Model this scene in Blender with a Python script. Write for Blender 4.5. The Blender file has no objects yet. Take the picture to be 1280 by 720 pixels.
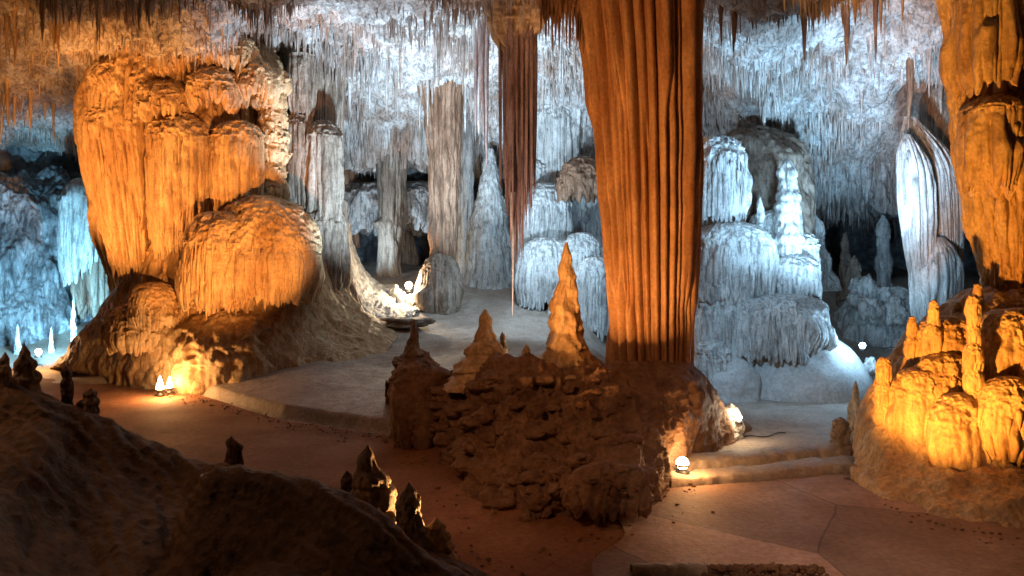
import bpy, math, random
import numpy as np
PI = math.pi
scene = bpy.context.scene
COL = scene.collection
CH = 5.0                      # camera height (m)
FPX = 1000.0                  # focal length in photo pixels (1280 wide)
HZ = 300.0                    # horizon row

def P(px, py, Y):             # photo pixel + distance -> world point
    return ((px - 640.0) / FPX * Y, Y, CH - (py - HZ) / FPX * Y)
def GY(py, z=0.0):            # distance at which height z shows on row py
    return (CH - z) * FPX / (py - HZ)

# ------------------------------------------------------------------ noise
def _hash(ix, iy, iz, seed):
    h = (ix.astype(np.int64) * 374761393 + iy.astype(np.int64) * 668265263 + iz.astype(np.int64) * 2147483647 + seed * 1274126177) & 0xffffffff
    h = ((h ^ (h >> 13)) * 1274126177) & 0xffffffff
    h = ((h ^ (h >> 15)) * 2246822519) & 0xffffffff
    return ((h ^ (h >> 16)) & 0xffff) / 32767.5 - 1.0
def vn(x, y, z, seed=0):
    x, y, z = np.broadcast_arrays(np.asarray(x, float), np.asarray(y, float), np.asarray(z, float))
    ix, iy, iz = np.floor(x), np.floor(y), np.floor(z)
    fx, fy, fz = x - ix, y - iy, z - iz
    fx, fy, fz = (f * f * f * (f * (f * 6 - 15) + 10) for f in (fx, fy, fz))
    r = 0
    for a in (0, 1):
        for b in (0, 1):
            for c in (0, 1):
                w = (fx if a else 1 - fx) * (fy if b else 1 - fy) * (fz if c else 1 - fz)
                r = r + w * _hash(ix + a, iy + b, iz + c, seed)
    return r
def fbm(x, y, z, seed=0, octv=4, gain=0.5):
    r, a, f = 0, 1.0, 1.0
    for o in range(octv):
        r = r + a * vn(x * f + 13.7 * o, y * f + 7.1 * o, z * f + 3.3 * o, seed + o)
        a *= gain; f *= 2.03
    return r
def billow(x, y, z, seed=0, octv=3):
    r, a, f = 0, 1.0, 1.0
    for o in range(octv):
        r = r + a * (1 - np.abs(vn(x * f + 5.7 * o, y * f, z * f, seed + o)) * 2)
        a *= 0.5; f *= 2.1
    return r
def sstep(a, b, x):
    t = np.clip((x - a) / (b - a), 0, 1)
    return t * t * (3 - 2 * t)

# ------------------------------------------------------------------ object helpers
def tag(o, label=None, cat=None, group=None, kind=None):
    if label: o['label'] = label
    if cat: o['category'] = cat
    if group: o['group'] = group
    if kind: o['kind'] = kind
    return o
def empty(name, loc, label=None, cat=None, group=None):
    o = bpy.data.objects.new(name, None); COL.objects.link(o)
    o.location = loc; o.empty_display_size = 0.2
    return tag(o, label, cat, group)
def mk(name, V, F, mat, parent=None, smooth=True, origin=None):
    V = np.asarray(V, float).reshape(-1, 3); F = np.asarray(F, np.int32)
    if parent is not None: origin = np.array(parent.location)
    if origin is None:
        origin = np.array([V[:, 0].mean(), V[:, 1].mean(), V[:, 2].min()])
    origin = np.asarray(origin, float)
    V = V - origin
    m = bpy.data.meshes.new(name)
    n, k = F.shape
    m.vertices.add(len(V)); m.vertices.foreach_set('co', V.ravel().astype(np.float32))
    m.loops.add(n * k); m.loops.foreach_set('vertex_index', F.ravel())
    m.polygons.add(n); m.polygons.foreach_set('loop_start', np.arange(0, n * k, k, dtype=np.int32))
    if smooth: m.polygons.foreach_set('use_smooth', np.ones(n, bool))
    m.update(calc_edges=True); m.validate()
    m.materials.append(mat)
    o = bpy.data.objects.new(name, m); COL.objects.link(o)
    if parent is None: o.location = origin
    else: o.parent = parent
    return o
def gridF(nv, nu, wrap, base=0):
    i = np.arange(nv - 1)[:, None]; j = np.arange(nu if wrap else nu - 1)[None, :]
    j2 = (j + 1) % nu
    return (np.stack([i * nu + j, i * nu + j2, (i + 1) * nu + j2, (i + 1) * nu + j], -1).reshape(-1, 4) + base).astype(np.int32)
def crom(A, n):               # Catmull-Rom resample of rows of A (K,...) to n rows
    A = np.asarray(A, float); K = len(A)
    s = np.linspace(0, K - 1, n); i = np.minimum(s.astype(int), K - 2); t = s - i
    g = lambda k: A[np.clip(k, 0, K - 1)]
    p0, p1, p2, p3 = g(i - 1), g(i), g(i + 1), g(i + 2)
    p0 = np.where((i == 0).reshape((-1,) + (1,) * (A.ndim - 1)), 2 * p1 - p2, p0)
    p3 = np.where((i == K - 2).reshape((-1,) + (1,) * (A.ndim - 1)), 2 * p2 - p1, p3)
    t = t.reshape((-1,) + (1,) * (A.ndim - 1))
    return 0.5 * ((2 * p1) + (-p0 + p2) * t + (2 * p0 - 5 * p1 + 4 * p2 - p3) * t * t + (-p0 + 3 * p1 - 3 * p2 + p3) * t ** 3)

def flute_cells(u, nfl, seed, jitter=0.75):
    rs = np.random.RandomState(seed)
    w = 1 + jitter * (rs.rand(nfl) * 2 - 1) * 0.9
    b = np.concatenate([[0], np.cumsum(w)]); b = b / b[-1]
    uu = np.mod(u, 1.0)
    k = np.clip(np.searchsorted(b, uu, side='right') - 1, 0, nfl - 1)
    wid = b[k + 1] - b[k]
    t = (uu - b[k]) / wid
    rnd = rs.rand(nfl)
    return k, t, wid, rnd[k]

def flow(prof, nfl, seed=0, nu=None, nv=90, tooth=0.0, lump=0.05, lumpf=1.6, fine=0.02, warp=0.012, two=True,
         under=None, pop=0.0, ring=0.0, ringn=8, sweep=0.0, pw=0.5, rfloor=0.45, capmask=True):
    """Fluted flowstone surface. prof rows: (X, Y, Z, rx, ry, flute_amplitude).  Returns V, F."""
    A = crom(prof, nv)
    X, Y, Z, rx, ry, am = [A[:, i][:, None] for i in range(6)]
    rx = np.maximum(rx, 0.0005); ry = np.maximum(ry, 0.0005); am = np.clip(am, 0, 3)
    nu = nu or int(min(900, max(28, nfl * 9)))
    u = (np.arange(nu) / nu)[None, :]
    s = np.linspace(0, 1, nv)[:, None]
    th = 2 * PI * u
    rm = (rx + ry) / 2
    uw = u + warp * vn(u * 9 % 9, s * 3.0, seed * 1.7, seed) * np.sin(PI * np.clip(s, 0, 1)) * np.sin(PI * u) + sweep * s
    k, t, wid, rnd = flute_cells(uw, nfl, seed)
    b1 = np.power(np.maximum(1 - (2 * t - 1) ** 2, 0), pw) * wid * (0.7 + 0.6 * rnd)
    if two:
        k2, t2, wid2, rnd2 = flute_cells(uw + 0.013, max(3, int(nfl * 0.62)), seed + 5)
        b2 = np.power(np.maximum(1 - (2 * t2 - 1) ** 2, 0), pw) * wid2 * (0.7 + 0.6 * rnd2)
        mk_ = sstep(-0.25, 0.25, vn(u * nfl * 0.5, s * 3.5, seed * 0.31, seed + 9))
        b1 = b1 * (1 - mk_) + b2 * mk_
    d = am * b1 * 2 * PI * np.maximum(rm, rfloor * rm.max()) * 0.55
    cx, sy = np.cos(th), np.sin(th)
    VX = X + rx * cx; VY = Y + ry * sy; VZ = Z + 0 * th
    if tooth > 0:
        tip = tooth * (rnd * 1.0 + 0.25) * np.power(np.maximum(1 - (2 * t - 1) ** 2, 0), 0.6) - tooth * 0.45
        sh = sstep(0.45, 1.0, s)
        VZ = VZ - tip * sh
        d = d * (1 - 0.5 * sstep(0.85, 1, s))
    L = lump * rm.max()
    fade = np.clip(rm / (0.35 * rm.max()), 0.0, 1)
    am = am * 1.25
    d = d + L * 1.6 * fbm(VX * lumpf, VY * lumpf, VZ * lumpf * 0.7, seed, 3) * fade
    if ring > 0:
        ph = s * ringn + 0.35 * vn(u * 4 % 4, s * 2, 0.5, seed + 3)
        fr = ph - np.floor(ph)
        d = d + ring * rm * (np.sqrt(np.maximum(1 - (2 * fr - 1) ** 2, 0)) - 0.7) * fade
    if pop > 0:
        f = 1 / max(0.06, pop * 3.2)
        cm = 1 - 0.75 * sstep(0.42, 0.62, s) if capmask else 1.0
        d = d + pop * (billow(VX * f, VY * f, VZ * f * (1 if capmask else .4), seed + 31, 3) - 0.6) * fade * cm
    d = d + fine * fbm(VX * 6, VY * 6, VZ * 1.5, seed + 77, 3) * fade
    VX = VX + d * cx; VY = VY + d * sy
    VZ = VZ + 0.5 * L * fbm(VX * 1.3, VY * 1.3, VZ, seed + 51, 2)
    V = np.stack([VX, VY, VZ], -1)
    if under is not None:      # turn in under the hem
        c = np.array([X[-1, 0], Y[-1, 0], 0.0])
        for kk, (f_, up) in enumerate(((0.86, 0.05), (0.6, under), (0.02, under * 1.3))):
            row = V[nv - 1].copy()
            row[:, :2] = c[:2] + (row[:, :2] - c[:2]) * f_
            row[:, 2] = row[:, 2] * (1 - kk / 3) + (A[-1, 2] + 0) * (kk / 3) + up
            V = np.concatenate([V, row[None]], 0)
    n2 = V.shape[0]
    return V.reshape(-1, 3), gridF(n2, nu, True)

def join(parts):
    Vs, Fs, b = [], [], 0
    for V, F in parts:
        Vs.append(V); Fs.append(F + b); b += len(V)
    return np.concatenate(Vs), np.concatenate(Fs)

def pipes(prof, n, nfl, seed, s0=(0.45, 0.85), ln=(0.12, 0.40), rk=0.55, over=0.10, segs=11, sides=8, off=0.55, bulge=0.0):
    """organ-pipe drips running down a profile surface and ending in points"""
    B = crom(prof, 240); ss = np.linspace(0, 1, 240); rs = np.random.RandomState(seed + 900)
    th = (np.arange(n) + rs.rand(n) * 0.9) / n * 2 * PI; rs.shuffle(th)
    a = s0[0] + (s0[1] - s0[0]) * rs.rand(n); L = ln[0] + (ln[1] - ln[0]) * rs.rand(n) ** 1.3
    a = np.minimum(a, 1 + over * rs.rand(n) - L)
    t = np.linspace(0, 1, segs + 1)[None, :]
    sv = a[:, None] + L[:, None] * t
    g = [np.interp(sv.ravel(), ss, B[:, i]).reshape(sv.shape) for i in range(5)]
    H = abs(B[-1, 2] - B[120, 2]) * 2
    g[2] = g[2] - np.maximum(sv - 1, 0) * H
    rm = (g[3] + g[4]) / 2; rmx = B[:, 3:5].mean(1).max()
    sp = 2 * PI * rmx / nfl
    R = sp * rk * (0.6 + 0.8 * rs.rand(n))[:, None] * np.minimum(1, np.sqrt(t * 5 + .02)) * (np.power(np.clip(1 - t, 0, 1), 0.55) * 0.95 + 0.05)
    R = R * (1 + 0.12 * vn(t * 7, th[:, None] * 5, seed, 6))
    o = off * R * np.minimum(1, t * 6) - R * 0.4 * (1 - np.minimum(1, t * 6))
    wob = 0.05 * sp * vn(t * 3, th[:, None] * 9, seed, 3)
    px_ = g[0] + (g[3] + o) * np.cos(th)[:, None] + wob; py_ = g[1] + (g[4] + o) * np.sin(th)[:, None]
    ph = (np.arange(sides) / sides * 2 * PI)[None, None, :]
    X = px_[..., None] + R[..., None] * np.cos(ph); Y = py_[..., None] + R[..., None] * np.sin(ph); Z = g[2][..., None] + 0 * ph
    V = np.stack([X, Y, Z], -1).reshape(-1, 3)
    f = gridF(segs + 1, sides, True)[:, ::-1]
    F = (f[None] + (np.arange(n) * (segs + 1) * sides)[:, None, None]).reshape(-1, 4)
    return V, F.astype(np.int32)

def jelly_prof(c, rx, ry, cap, L, taper=0.8, lean=(0, 0), bulge=0.04, am=1.0, capam=0.35):
    x, y, z = c; pr = []
    for ph in (0.02, 0.3, 0.6, 0.85, 1.1, 1.35, 1.57):
        r = math.sin(ph) ** 0.9
        pr.append((x, y, z + cap * math.cos(ph), rx * r, ry * r, am * capam * (ph / 1.57) ** 2))
    for s in (0.15, 0.3, 0.5, 0.7, 0.85, 1.0):
        r = 1 + bulge * math.sin(PI * s) - (1 - taper) * s ** 1.2
        pr.append((x + lean[0] * s, y + lean[1] * s, z - L * s, rx * r, ry * r, am * (capam + (1 - capam) * min(1, s * 2.2))))
    return pr
def jelly(name, mat, parent, box, Y, depth=None, capf=0.35, n=24, seed=1, taper=0.82, am=1.0, tooth=None, lean=0.0, nv=70, label=None, **kw):
    """Flowstone tongue filling the photo box (x0, y0, x1, y1) at distance Y."""
    x0, y0, x1, y1 = box
    w = (x1 - x0) / FPX * Y; h = (y1 - y0) / FPX * Y
    cap = min(h * capf, w * 0.5); rx = w / 2 / (1 + 0.06 + 0.02 * am); ry = depth or rx * 0.9
    c = P((x0 + x1) / 2, y0, Y); c = (c[0], c[1] + 0.0, c[2] - cap)
    L = h - cap
    tooth = L * 0.22 if tooth is None else tooth
    kw.setdefault('lump', 0.05)
    pr = jelly_prof(c, rx, ry, cap, L - tooth * 0.4, taper, (lean * w, 0), am=am, capam=kw.pop('capam', .35), bulge=kw.pop('bulge', .04))
    pm = kw.pop('pm', 1.6 if am > 0.55 else 0)
    V, F = flow(pr, n, seed, nv=nv, tooth=tooth, under=min(0.35 * L, 0.5), **kw)
    if pm: V, F = join([(V, F), pipes(pr, int(n * pm), n, seed, rk=.42, s0=(.40, .85))])
    o = mk(name, V, F, mat, parent)
    if label: o['label'] = label
    return o

def column(name, mat, parent, pts, Y, n=30, seed=1, am=1.0, nv=110, depthf=0.9, **kw):
    """pts: (x0, x1, y[, am]) spans from top to bottom in photo pixels at distance Y."""
    pr = []
    for p in pts:
        x0, x1, y = p[:3]; a = p[3] if len(p) > 3 else am
        yy = p[4] if len(p) > 4 else Y
        q = P((x0 + x1) / 2, y, yy); r = (x1 - x0) / 2 / FPX * yy
        pr.append((q[0], q[1], q[2], r * 0.94, r * 0.94 * depthf, a))
    pm = kw.pop('pm', 0); prange = kw.pop('prange', (0.0, 0.8)); pl = kw.pop('pl', (.1, .4)); rk = kw.pop('rk', .4)
    V, F = flow(pr, n, seed, nv=nv, **kw)
    if pm: V, F = join([(V, F), pipes(pr, int(n * pm), n, seed, s0=prange, ln=pl, rk=rk, over=0, segs=18)])
    return mk(name, V, F, mat, parent)

def sheet(name, mat, rows, nu, nv, disp, parent=None, world=False):
    R = np.array([[P(*p) if not world else p for p in r] for r in rows], float)
    A = crom(R, nv); A = np.swapaxes(crom(np.swapaxes(A, 0, 1), nu), 0, 1)
    for _ in range(1):
        du = np.gradient(A, axis=1); dv = np.gradient(A, axis=0)
        N = np.cross(du, dv); N /= (np.linalg.norm(N, axis=-1, keepdims=True) + 1e-9)
        A = A + N * disp(A[..., 0], A[..., 1], A[..., 2])[..., None]
    return mk(name, A.reshape(-1, 3), gridF(nv, nu, False), mat, parent), A

def spikes(lst, sides=7, segs=6, down=True):
    """batch of tapered, slightly knobbly stalactites: lst rows (x,y,z,len,r,seed)"""
    a = np.array(lst, float); n = len(a)
    s = np.linspace(0, 1, segs + 1)[None, :, None]
    th = (np.arange(sides) / sides * 2 * PI)[None, None, :]
    r = a[:, 4][:, None, None] * (np.power(1 - s, 0.62) * (0.72 + 0.5 * np.exp(-s * 9)) + 0.03)
    kn = 1 + 0.22 * vn(s * 5 + a[:, 5][:, None, None] * 3.1, th * 0.8, a[:, 5][:, None, None], 4)
    r = r * kn
    bend = 0.25 * a[:, 4][:, None, None] * vn(s * 2, a[:, 5][:, None, None] * 7.7, 0.3, 8)
    X = a[:, 0][:, None, None] + r * np.cos(th) + bend
    Y = a[:, 1][:, None, None] + r * np.sin(th)
    sg = -1 if down else 1
    Z = a[:, 2][:, None, None] + sg * s * a[:, 3][:, None, None] + 0 * th
    V = np.stack([X, Y, Z], -1).reshape(n, -1, 3)
    f = gridF(segs + 1, sides, True)
    if down: f = f[:, ::-1]
    F = (f[None] + (np.arange(n) * (segs + 1) * sides)[:, None, None]).reshape(-1, 4)
    return V.reshape(-1, 3), F

# ------------------------------------------------------------------ materials
def stone(name, c1, c2, c3, rough=0.62, bump=0.35, scale=1.0, streak=1.0, grain=14.0, stain=0.5, spec=0.35, fs=0.50):
    m = bpy.data.materials.new(name); m.use_nodes = True
    nt = m.node_tree; N = nt.nodes; Lk = nt.links
    bs = N['Principled BSDF']; bs.inputs['Roughness'].default_value = rough
    bs.inputs['Specular IOR Level'].default_value = spec
    geo = N.new('ShaderNodeNewGeometry')
    mp = N.new('ShaderNodeMapping'); mp.inputs['Scale'].default_value = (2.2 * scale, 2.2 * scale, 0.35 * scale if streak else 2.2 * scale)
    Lk.new(geo.outputs['Position'], mp.inputs['Vector'])
    n1 = N.new('ShaderNodeTexNoise'); n1.inputs['Scale'].default_value = 1.0; n1.inputs['Detail'].default_value = 5; n1.inputs['Roughness'].default_value = 0.62
    Lk.new(mp.outputs[0], n1.inputs['Vector'])
    n2 = N.new('ShaderNodeTexNoise'); n2.inputs['Scale'].default_value = 0.55 * scale; n2.inputs['Detail'].default_value = 6; n2.inputs['Roughness'].default_value = 0.6
    Lk.new(geo.outputs['Position'], n2.inputs['Vector'])
    r1 = N.new('ShaderNodeValToRGB'); r1.color_ramp.elements[0].position = 0.36; r1.color_ramp.elements[1].position = 0.62
    r1.color_ramp.elements[0].color = (*c1, 1); r1.color_ramp.elements[1].color = (*c2, 1)
    Lk.new(n1.outputs['Fac'], r1.inputs['Fac'])
    r2 = N.new('ShaderNodeMapRange'); r2.inputs['From Min'].default_value = 0.46; r2.inputs['From Max'].default_value = 0.64; r2.inputs['To Max'].default_value = stain
    Lk.new(n2.outputs['Fac'], r2.inputs['Value'])
    mx = N.new('ShaderNodeMix'); mx.data_type = 'RGBA'; mx.inputs[7].default_value = (*c3, 1)
    Lk.new(r2.outputs[0], mx.inputs[0]); Lk.new(r1.outputs[0], mx.inputs[6])
    # fine grain
    n3 = N.new('ShaderNodeTexNoise'); n3.inputs['Scale'].default_value = grain; n3.inputs['Detail'].default_value = 6; n3.inputs['Roughness'].default_value = 0.7
    Lk.new(geo.outputs['Position'], n3.inputs['Vector'])
    r3 = N.new('ShaderNodeMapRange'); r3.inputs['From Min'].default_value = 0.3; r3.inputs['From Max'].default_value = 0.7; r3.inputs['To Min'].default_value = 0.68; r3.inputs['To Max'].default_value = 1.2
    Lk.new(n3.outputs['Fac'], r3.inputs['Value'])
    ml = N.new('ShaderNodeMix'); ml.data_type = 'RGBA'; ml.blend_type = 'MULTIPLY'; ml.inputs[0].default_value = 1.0
    Lk.new(mx.outputs[2], ml.inputs[6]); Lk.new(r3.outputs[0], ml.inputs[7])
    src = ml.outputs[2]
    if streak:  # fine dark streaks: shade of sharp crevices put into the colour
        mp3 = N.new('ShaderNodeMapping'); mp3.inputs['Scale'].default_value = (8, 8, 1.1)
        Lk.new(geo.outputs['Position'], mp3.inputs['Vector'])
        n5 = N.new('ShaderNodeTexNoise'); n5.inputs['Scale'].default_value = 1.0; n5.inputs['Detail'].default_value = 4; n5.inputs['Roughness'].default_value = .7
        Lk.new(mp3.outputs[0], n5.inputs['Vector'])
        r5 = N.new('ShaderNodeMapRange'); r5.inputs['From Min'].default_value = 0.40; r5.inputs['From Max'].default_value = 0.52; r5.inputs['To Min'].default_value = fs; r5.inputs['To Max'].default_value = 1.05
        Lk.new(n5.outputs['Fac'], r5.inputs['Value'])
        m5 = N.new('ShaderNodeMix'); m5.data_type = 'RGBA'; m5.blend_type = 'MULTIPLY'; m5.inputs[0].default_value = 1.0
        Lk.new(src, m5.inputs[6]); Lk.new(r5.outputs[0], m5.inputs[7]); src = m5.outputs[2]
    Lk.new(src, bs.inputs['Base Color'])
    mp2 = N.new('ShaderNodeMapping'); mp2.inputs['Scale'].default_value = (1, 1, 0.28 if streak else 1)
    Lk.new(geo.outputs['Position'], mp2.inputs['Vector'])
    n4 = N.new('ShaderNodeTexNoise'); n4.inputs['Scale'].default_value = grain * 0.55; n4.inputs['Detail'].default_value = 8; n4.inputs['Roughness'].default_value = 0.65
    Lk.new(mp2.outputs[0], n4.inputs['Vector'])
    ad = N.new('ShaderNodeMath'); ad.operation = 'ADD'
    Lk.new(n4.outputs['Fac'], ad.inputs[0]); Lk.new(n3.outputs['Fac'], ad.inputs[1])
    bp = N.new('ShaderNodeBump'); bp.inputs['Strength'].default_value = bump; bp.inputs['Distance'].default_value = 0.12
    Lk.new(ad.outputs[0], bp.inputs['Height']); Lk.new(bp.outputs[0], bs.inputs['Normal'])
    rr = N.new('ShaderNodeMapRange'); rr.inputs['To Min'].default_value = rough - 0.15; rr.inputs['To Max'].default_value = rough + 0.15
    Lk.new(n2.outputs['Fac'], rr.inputs['Value']); Lk.new(rr.outputs[0], bs.inputs['Roughness'])
    return m
M = {}
M['calcite'] = stone('honey_calcite', (0.46, 0.29, 0.14), (0.68, 0.49, 0.28), (0.38, 0.19, 0.08), bump=0.42, rough=.52, spec=.5, fs=.72)
M['curtain'] = stone('rust_curtain', (0.36, 0.16, 0.065), (0.60, 0.34, 0.17), (0.24, 0.11, 0.045), bump=0.22, streak=1, scale=1.0, fs=.82, rough=.5, spec=.45)
M['white'] = stone('white_calcite', (0.52, 0.50, 0.47), (0.78, 0.77, 0.74), (0.40, 0.37, 0.34), bump=0.55, stain=0.6, rough=.52, spec=.5)
M['smooth'] = stone('smooth_white_calcite', (0.50, 0.49, 0.47), (0.64, 0.63, 0.61), (0.40, 0.38, 0.36), bump=0.22, streak=0, stain=0.5, grain=10)
M['bluewall'] = stone('drip_wall_rock', (0.16, 0.16, 0.17), (0.55, 0.56, 0.58), (0.10, 0.09, 0.09), bump=0.7, streak=1, grain=7, stain=0.8)
M['ceil'] = stone('ceiling_rock', (0.40, 0.34, 0.30), (0.72, 0.70, 0.68), (0.30, 0.20, 0.15), bump=0.8, stain=.65, grain=9, scale=0.8)
M['straw'] = stone('straw_stalactite', (0.42, 0.30, 0.24), (0.74, 0.70, 0.66), (0.34, 0.20, 0.13), bump=0.5, stain=0.75, scale=0.8)
M['brown'] = stone('brown_stalactite', (0.20, 0.095, 0.05), (0.42, 0.24, 0.15), (0.13, 0.06, 0.03), bump=0.4, scale=1.4)
M['rose'] = stone('rose_stalactite', (0.34, 0.19, 0.15), (0.55, 0.40, 0.36), (0.24, 0.12, 0.09), bump=0.4, scale=1.6)
M['grey'] = stone('grey_brown_flowstone', (0.24, 0.17, 0.12), (0.48, 0.38, 0.30), (0.15, 0.09, 0.06), bump=0.55)
M['mound'] = stone('mound_rock', (0.20, 0.105, 0.06), (0.36, 0.22, 0.14), (0.13, 0.065, 0.04), bump=0.8, streak=0, grain=7, stain=.35, spec=.2)
M['dirt'] = stone('foreground_rock', (0.13, 0.075, 0.042), (0.25, 0.16, 0.10), (0.08, 0.042, 0.025), bump=0.7, streak=0, grain=9)
M['sand'] = stone('pale_terrace', (0.36, 0.28, 0.22), (0.52, 0.43, 0.36), (0.26, 0.18, 0.13), bump=0.35, streak=0, grain=10)
M['path'] = stone('trodden_path', (0.28, 0.125, 0.065), (0.36, 0.17, 0.09), (0.21, 0.09, 0.045), bump=0.3, streak=0, grain=11, rough=0.82, stain=0.9, spec=.2)
M['wallrock'] = stone('dark_wall_rock', (0.16, 0.15, 0.15), (0.42, 0.42, 0.43), (0.07, 0.06, 0.06), bump=0.8, streak=0, grain=5, stain=0.85)
def simple(name, col, rough=0.5, metal=0.0, emit=None, es=0):
    m = bpy.data.materials.new(name); m.use_nodes = True
    N = m.node_tree.nodes; b = N['Principled BSDF']
    nz = N.new('ShaderNodeTexNoise'); nz.inputs['Scale'].default_value = 30
    mr = N.new('ShaderNodeMix'); mr.data_type = 'RGBA'; mr.inputs[6].default_value = (*[c * 0.75 for c in col], 1); mr.inputs[7].default_value = (*col, 1)
    m.node_tree.links.new(nz.outputs['Fac'], mr.inputs[0]); m.node_tree.links.new(mr.outputs[2], b.inputs['Base Color'])
    b.inputs['Roughness'].default_value = rough; b.inputs['Metallic'].default_value = metal
    if emit:
        b.inputs['Emission Color'].default_value = (*emit, 1); b.inputs['Emission Strength'].default_value = es
    return m
M['metal'] = simple('lamp_metal', (0.05, 0.05, 0.05), 0.5, 0.6)
M['warm'] = simple('warm_lens', (0.9, 0.8, 0.6), 0.3, 0, (1.0, 0.72, 0.38), 40)
M['whitelens'] = simple('white_lens', (0.9, 0.85, 0.75), 0.3, 0, (1.0, 0.86, 0.66), 20)
M['blue'] = simple('blue_lens', (0.7, 0.85, 0.95), 0.3, 0, (0.55, 0.85, 1.0), 45)

# flagstone material for the right hand path (joints are real joints of the paving)
def flags():
    m = stone('flagstones', (0.33, 0.20, 0.145), (0.46, 0.31, 0.24), (0.26, 0.15, 0.11), bump=0.22, streak=0, grain=10, rough=0.72, stain=0.9, spec=.3)
    nt = m.node_tree; N = nt.nodes; Lk = nt.links; bs = N['Principled BSDF']
    geo = [n for n in N if n.type == 'NEW_GEOMETRY'][0]
    nz = N.new('ShaderNodeTexNoise'); nz.inputs['Scale'].default_value = 0.8; nz.inputs['Detail'].default_value = 3
    Lk.new(geo.outputs['Position'], nz.inputs['Vector'])
    mv = N.new('ShaderNodeMix'); mv.data_type = 'RGBA'; mv.blend_type = 'LINEAR_LIGHT'; mv.inputs[0].default_value = 0.10
    Lk.new(geo.outputs['Position'], mv.inputs[6]); Lk.new(nz.outputs['Color'], mv.inputs[7])
    vo = N.new('ShaderNodeTexVoronoi'); vo.feature = 'DISTANCE_TO_EDGE'; vo.inputs['Scale'].default_value = 0.33
    vo.voronoi_dimensions = '2D'
    vc = N.new('ShaderNodeTexVoronoi'); vc.inputs['Scale'].default_value = 0.33; vc.voronoi_dimensions = '2D'
    Lk.new(mv.outputs[2], vo.inputs['Vector']); Lk.new(mv.outputs[2], vc.inputs['Vector'])
    r = N.new('ShaderNodeMapRange'); r.inputs['From Max'].default_value = 0.009; r.inputs['To Min'].default_value = 0.45; r.inputs['To Max'].default_value = 1
    Lk.new(vo.outputs['Distance'], r.inputs['Value'])
    old = bs.inputs['Base Color'].links[0].from_socket
    ml = N.new('ShaderNodeMix'); ml.data_type = 'RGBA'; ml.blend_type = 'MULTIPLY'; ml.inputs[0].default_value = 1
    Lk.new(old, ml.inputs[6]); Lk.new(r.outputs[0], ml.inputs[7])
    sp = N.new('ShaderNodeSeparateColor'); Lk.new(vc.outputs['Color'], sp.inputs[0])
    r2 = N.new('ShaderNodeMapRange'); r2.inputs['To Min'].default_value = 0.5; r2.inputs['To Max'].default_value = 1.3
    Lk.new(sp.outputs[0], r2.inputs['Value'])
    m2 = N.new('ShaderNodeMix'); m2.data_type = 'RGBA'; m2.blend_type = 'MULTIPLY'; m2.inputs[0].default_value = 1
    Lk.new(ml.outputs[2], m2.inputs[6]); Lk.new(r2.outputs[0], m2.inputs[7])
    Lk.new(m2.outputs[2], bs.inputs['Base Color'])
    return m
M['flags'] = flags()

# ------------------------------------------------------------------ camera
cam = bpy.data.cameras.new('camera'); co = bpy.data.objects.new('camera', cam); COL.objects.link(co)
co.location = (0, 0, CH); co.rotation_euler = (PI / 2, 0, 0)
cam.sensor_width = 36; cam.lens = 36 * FPX / 1280; cam.shift_y = -(360 - HZ) / 1280
cam.clip_end = 400; cam.clip_start = 0.05
scene.camera = co

# ------------------------------------------------------------------ the ground
def ledge_y(x):               # far edge of the left hand path: distance of the low ledge as a function of x
    return np.interp(x, [-14, -10.6, -6.4, -2.8, -1.5, 0.5], [27.5, 26.2, 22.2, 20.2, 19.6, 18.8])
def ground(x, y):
    le = ledge_y(x)
    left = sstep(0, 0.35, y - le) * 0.32 + np.clip(y - le, 0, 9) * 0.115
    left = left * sstep(-16.5, -13.5, x) * (1 - sstep(2.5, 4.5, x))
    ctr = 2.3 * sstep(27, 44, y) * (1 - sstep(4.5, 8, x))
    right = 3.3 * sstep(27, 36, y) * sstep(6.5, 11, x)
    z = left + ctr + right
    z = z + 0.035 * fbm(x * 0.6, y * 0.6, 0, 3, 4) * sstep(0.0, 0.5, z) + 0.012 * fbm(x * 1.5, y * 1.5, 0, 6, 3)
    far = sstep(0.2, 1.2, z)
    z = z + 0.12 * fbm(x * 0.45, y * 0.45, 0, 13, 5) * far
    return z
xs = np.concatenate([np.linspace(-45, -19, 40)[:-1], np.linspace(-19, 19, 620), np.linspace(19, 45, 40)[1:]])
ys = np.concatenate([np.linspace(-8, 9, 40)[:-1], np.linspace(9, 30, 480), np.linspace(30, 60, 200)[1:]])
GX, GYY = np.meshgrid(xs, ys)
GZ = ground(GX, GYY)
g = mk('ground', np.stack([GX, GYY, GZ], -1), gridF(len(ys), len(xs), False), M['sand'], origin=(0, 0, 0)); g['kind'] = 'structure'

def flat(name, poly_rows, mat, z, nu=160, nv=80, amp=0.006):
    R = np.array(poly_rows, float); A = crom(R, nv); A = np.swapaxes(crom(np.swapaxes(A, 0, 1), nu), 0, 1)
    Z = z + amp * fbm(A[..., 0] * 1.3, A[..., 1] * 1.3, 0, 5, 3)
    o = mk(name, np.concatenate([A, Z[..., None]], -1), gridF(nv, nu, False), mat, origin=(0, 0, 0)); o['kind'] = 'structure'
    return o
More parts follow.
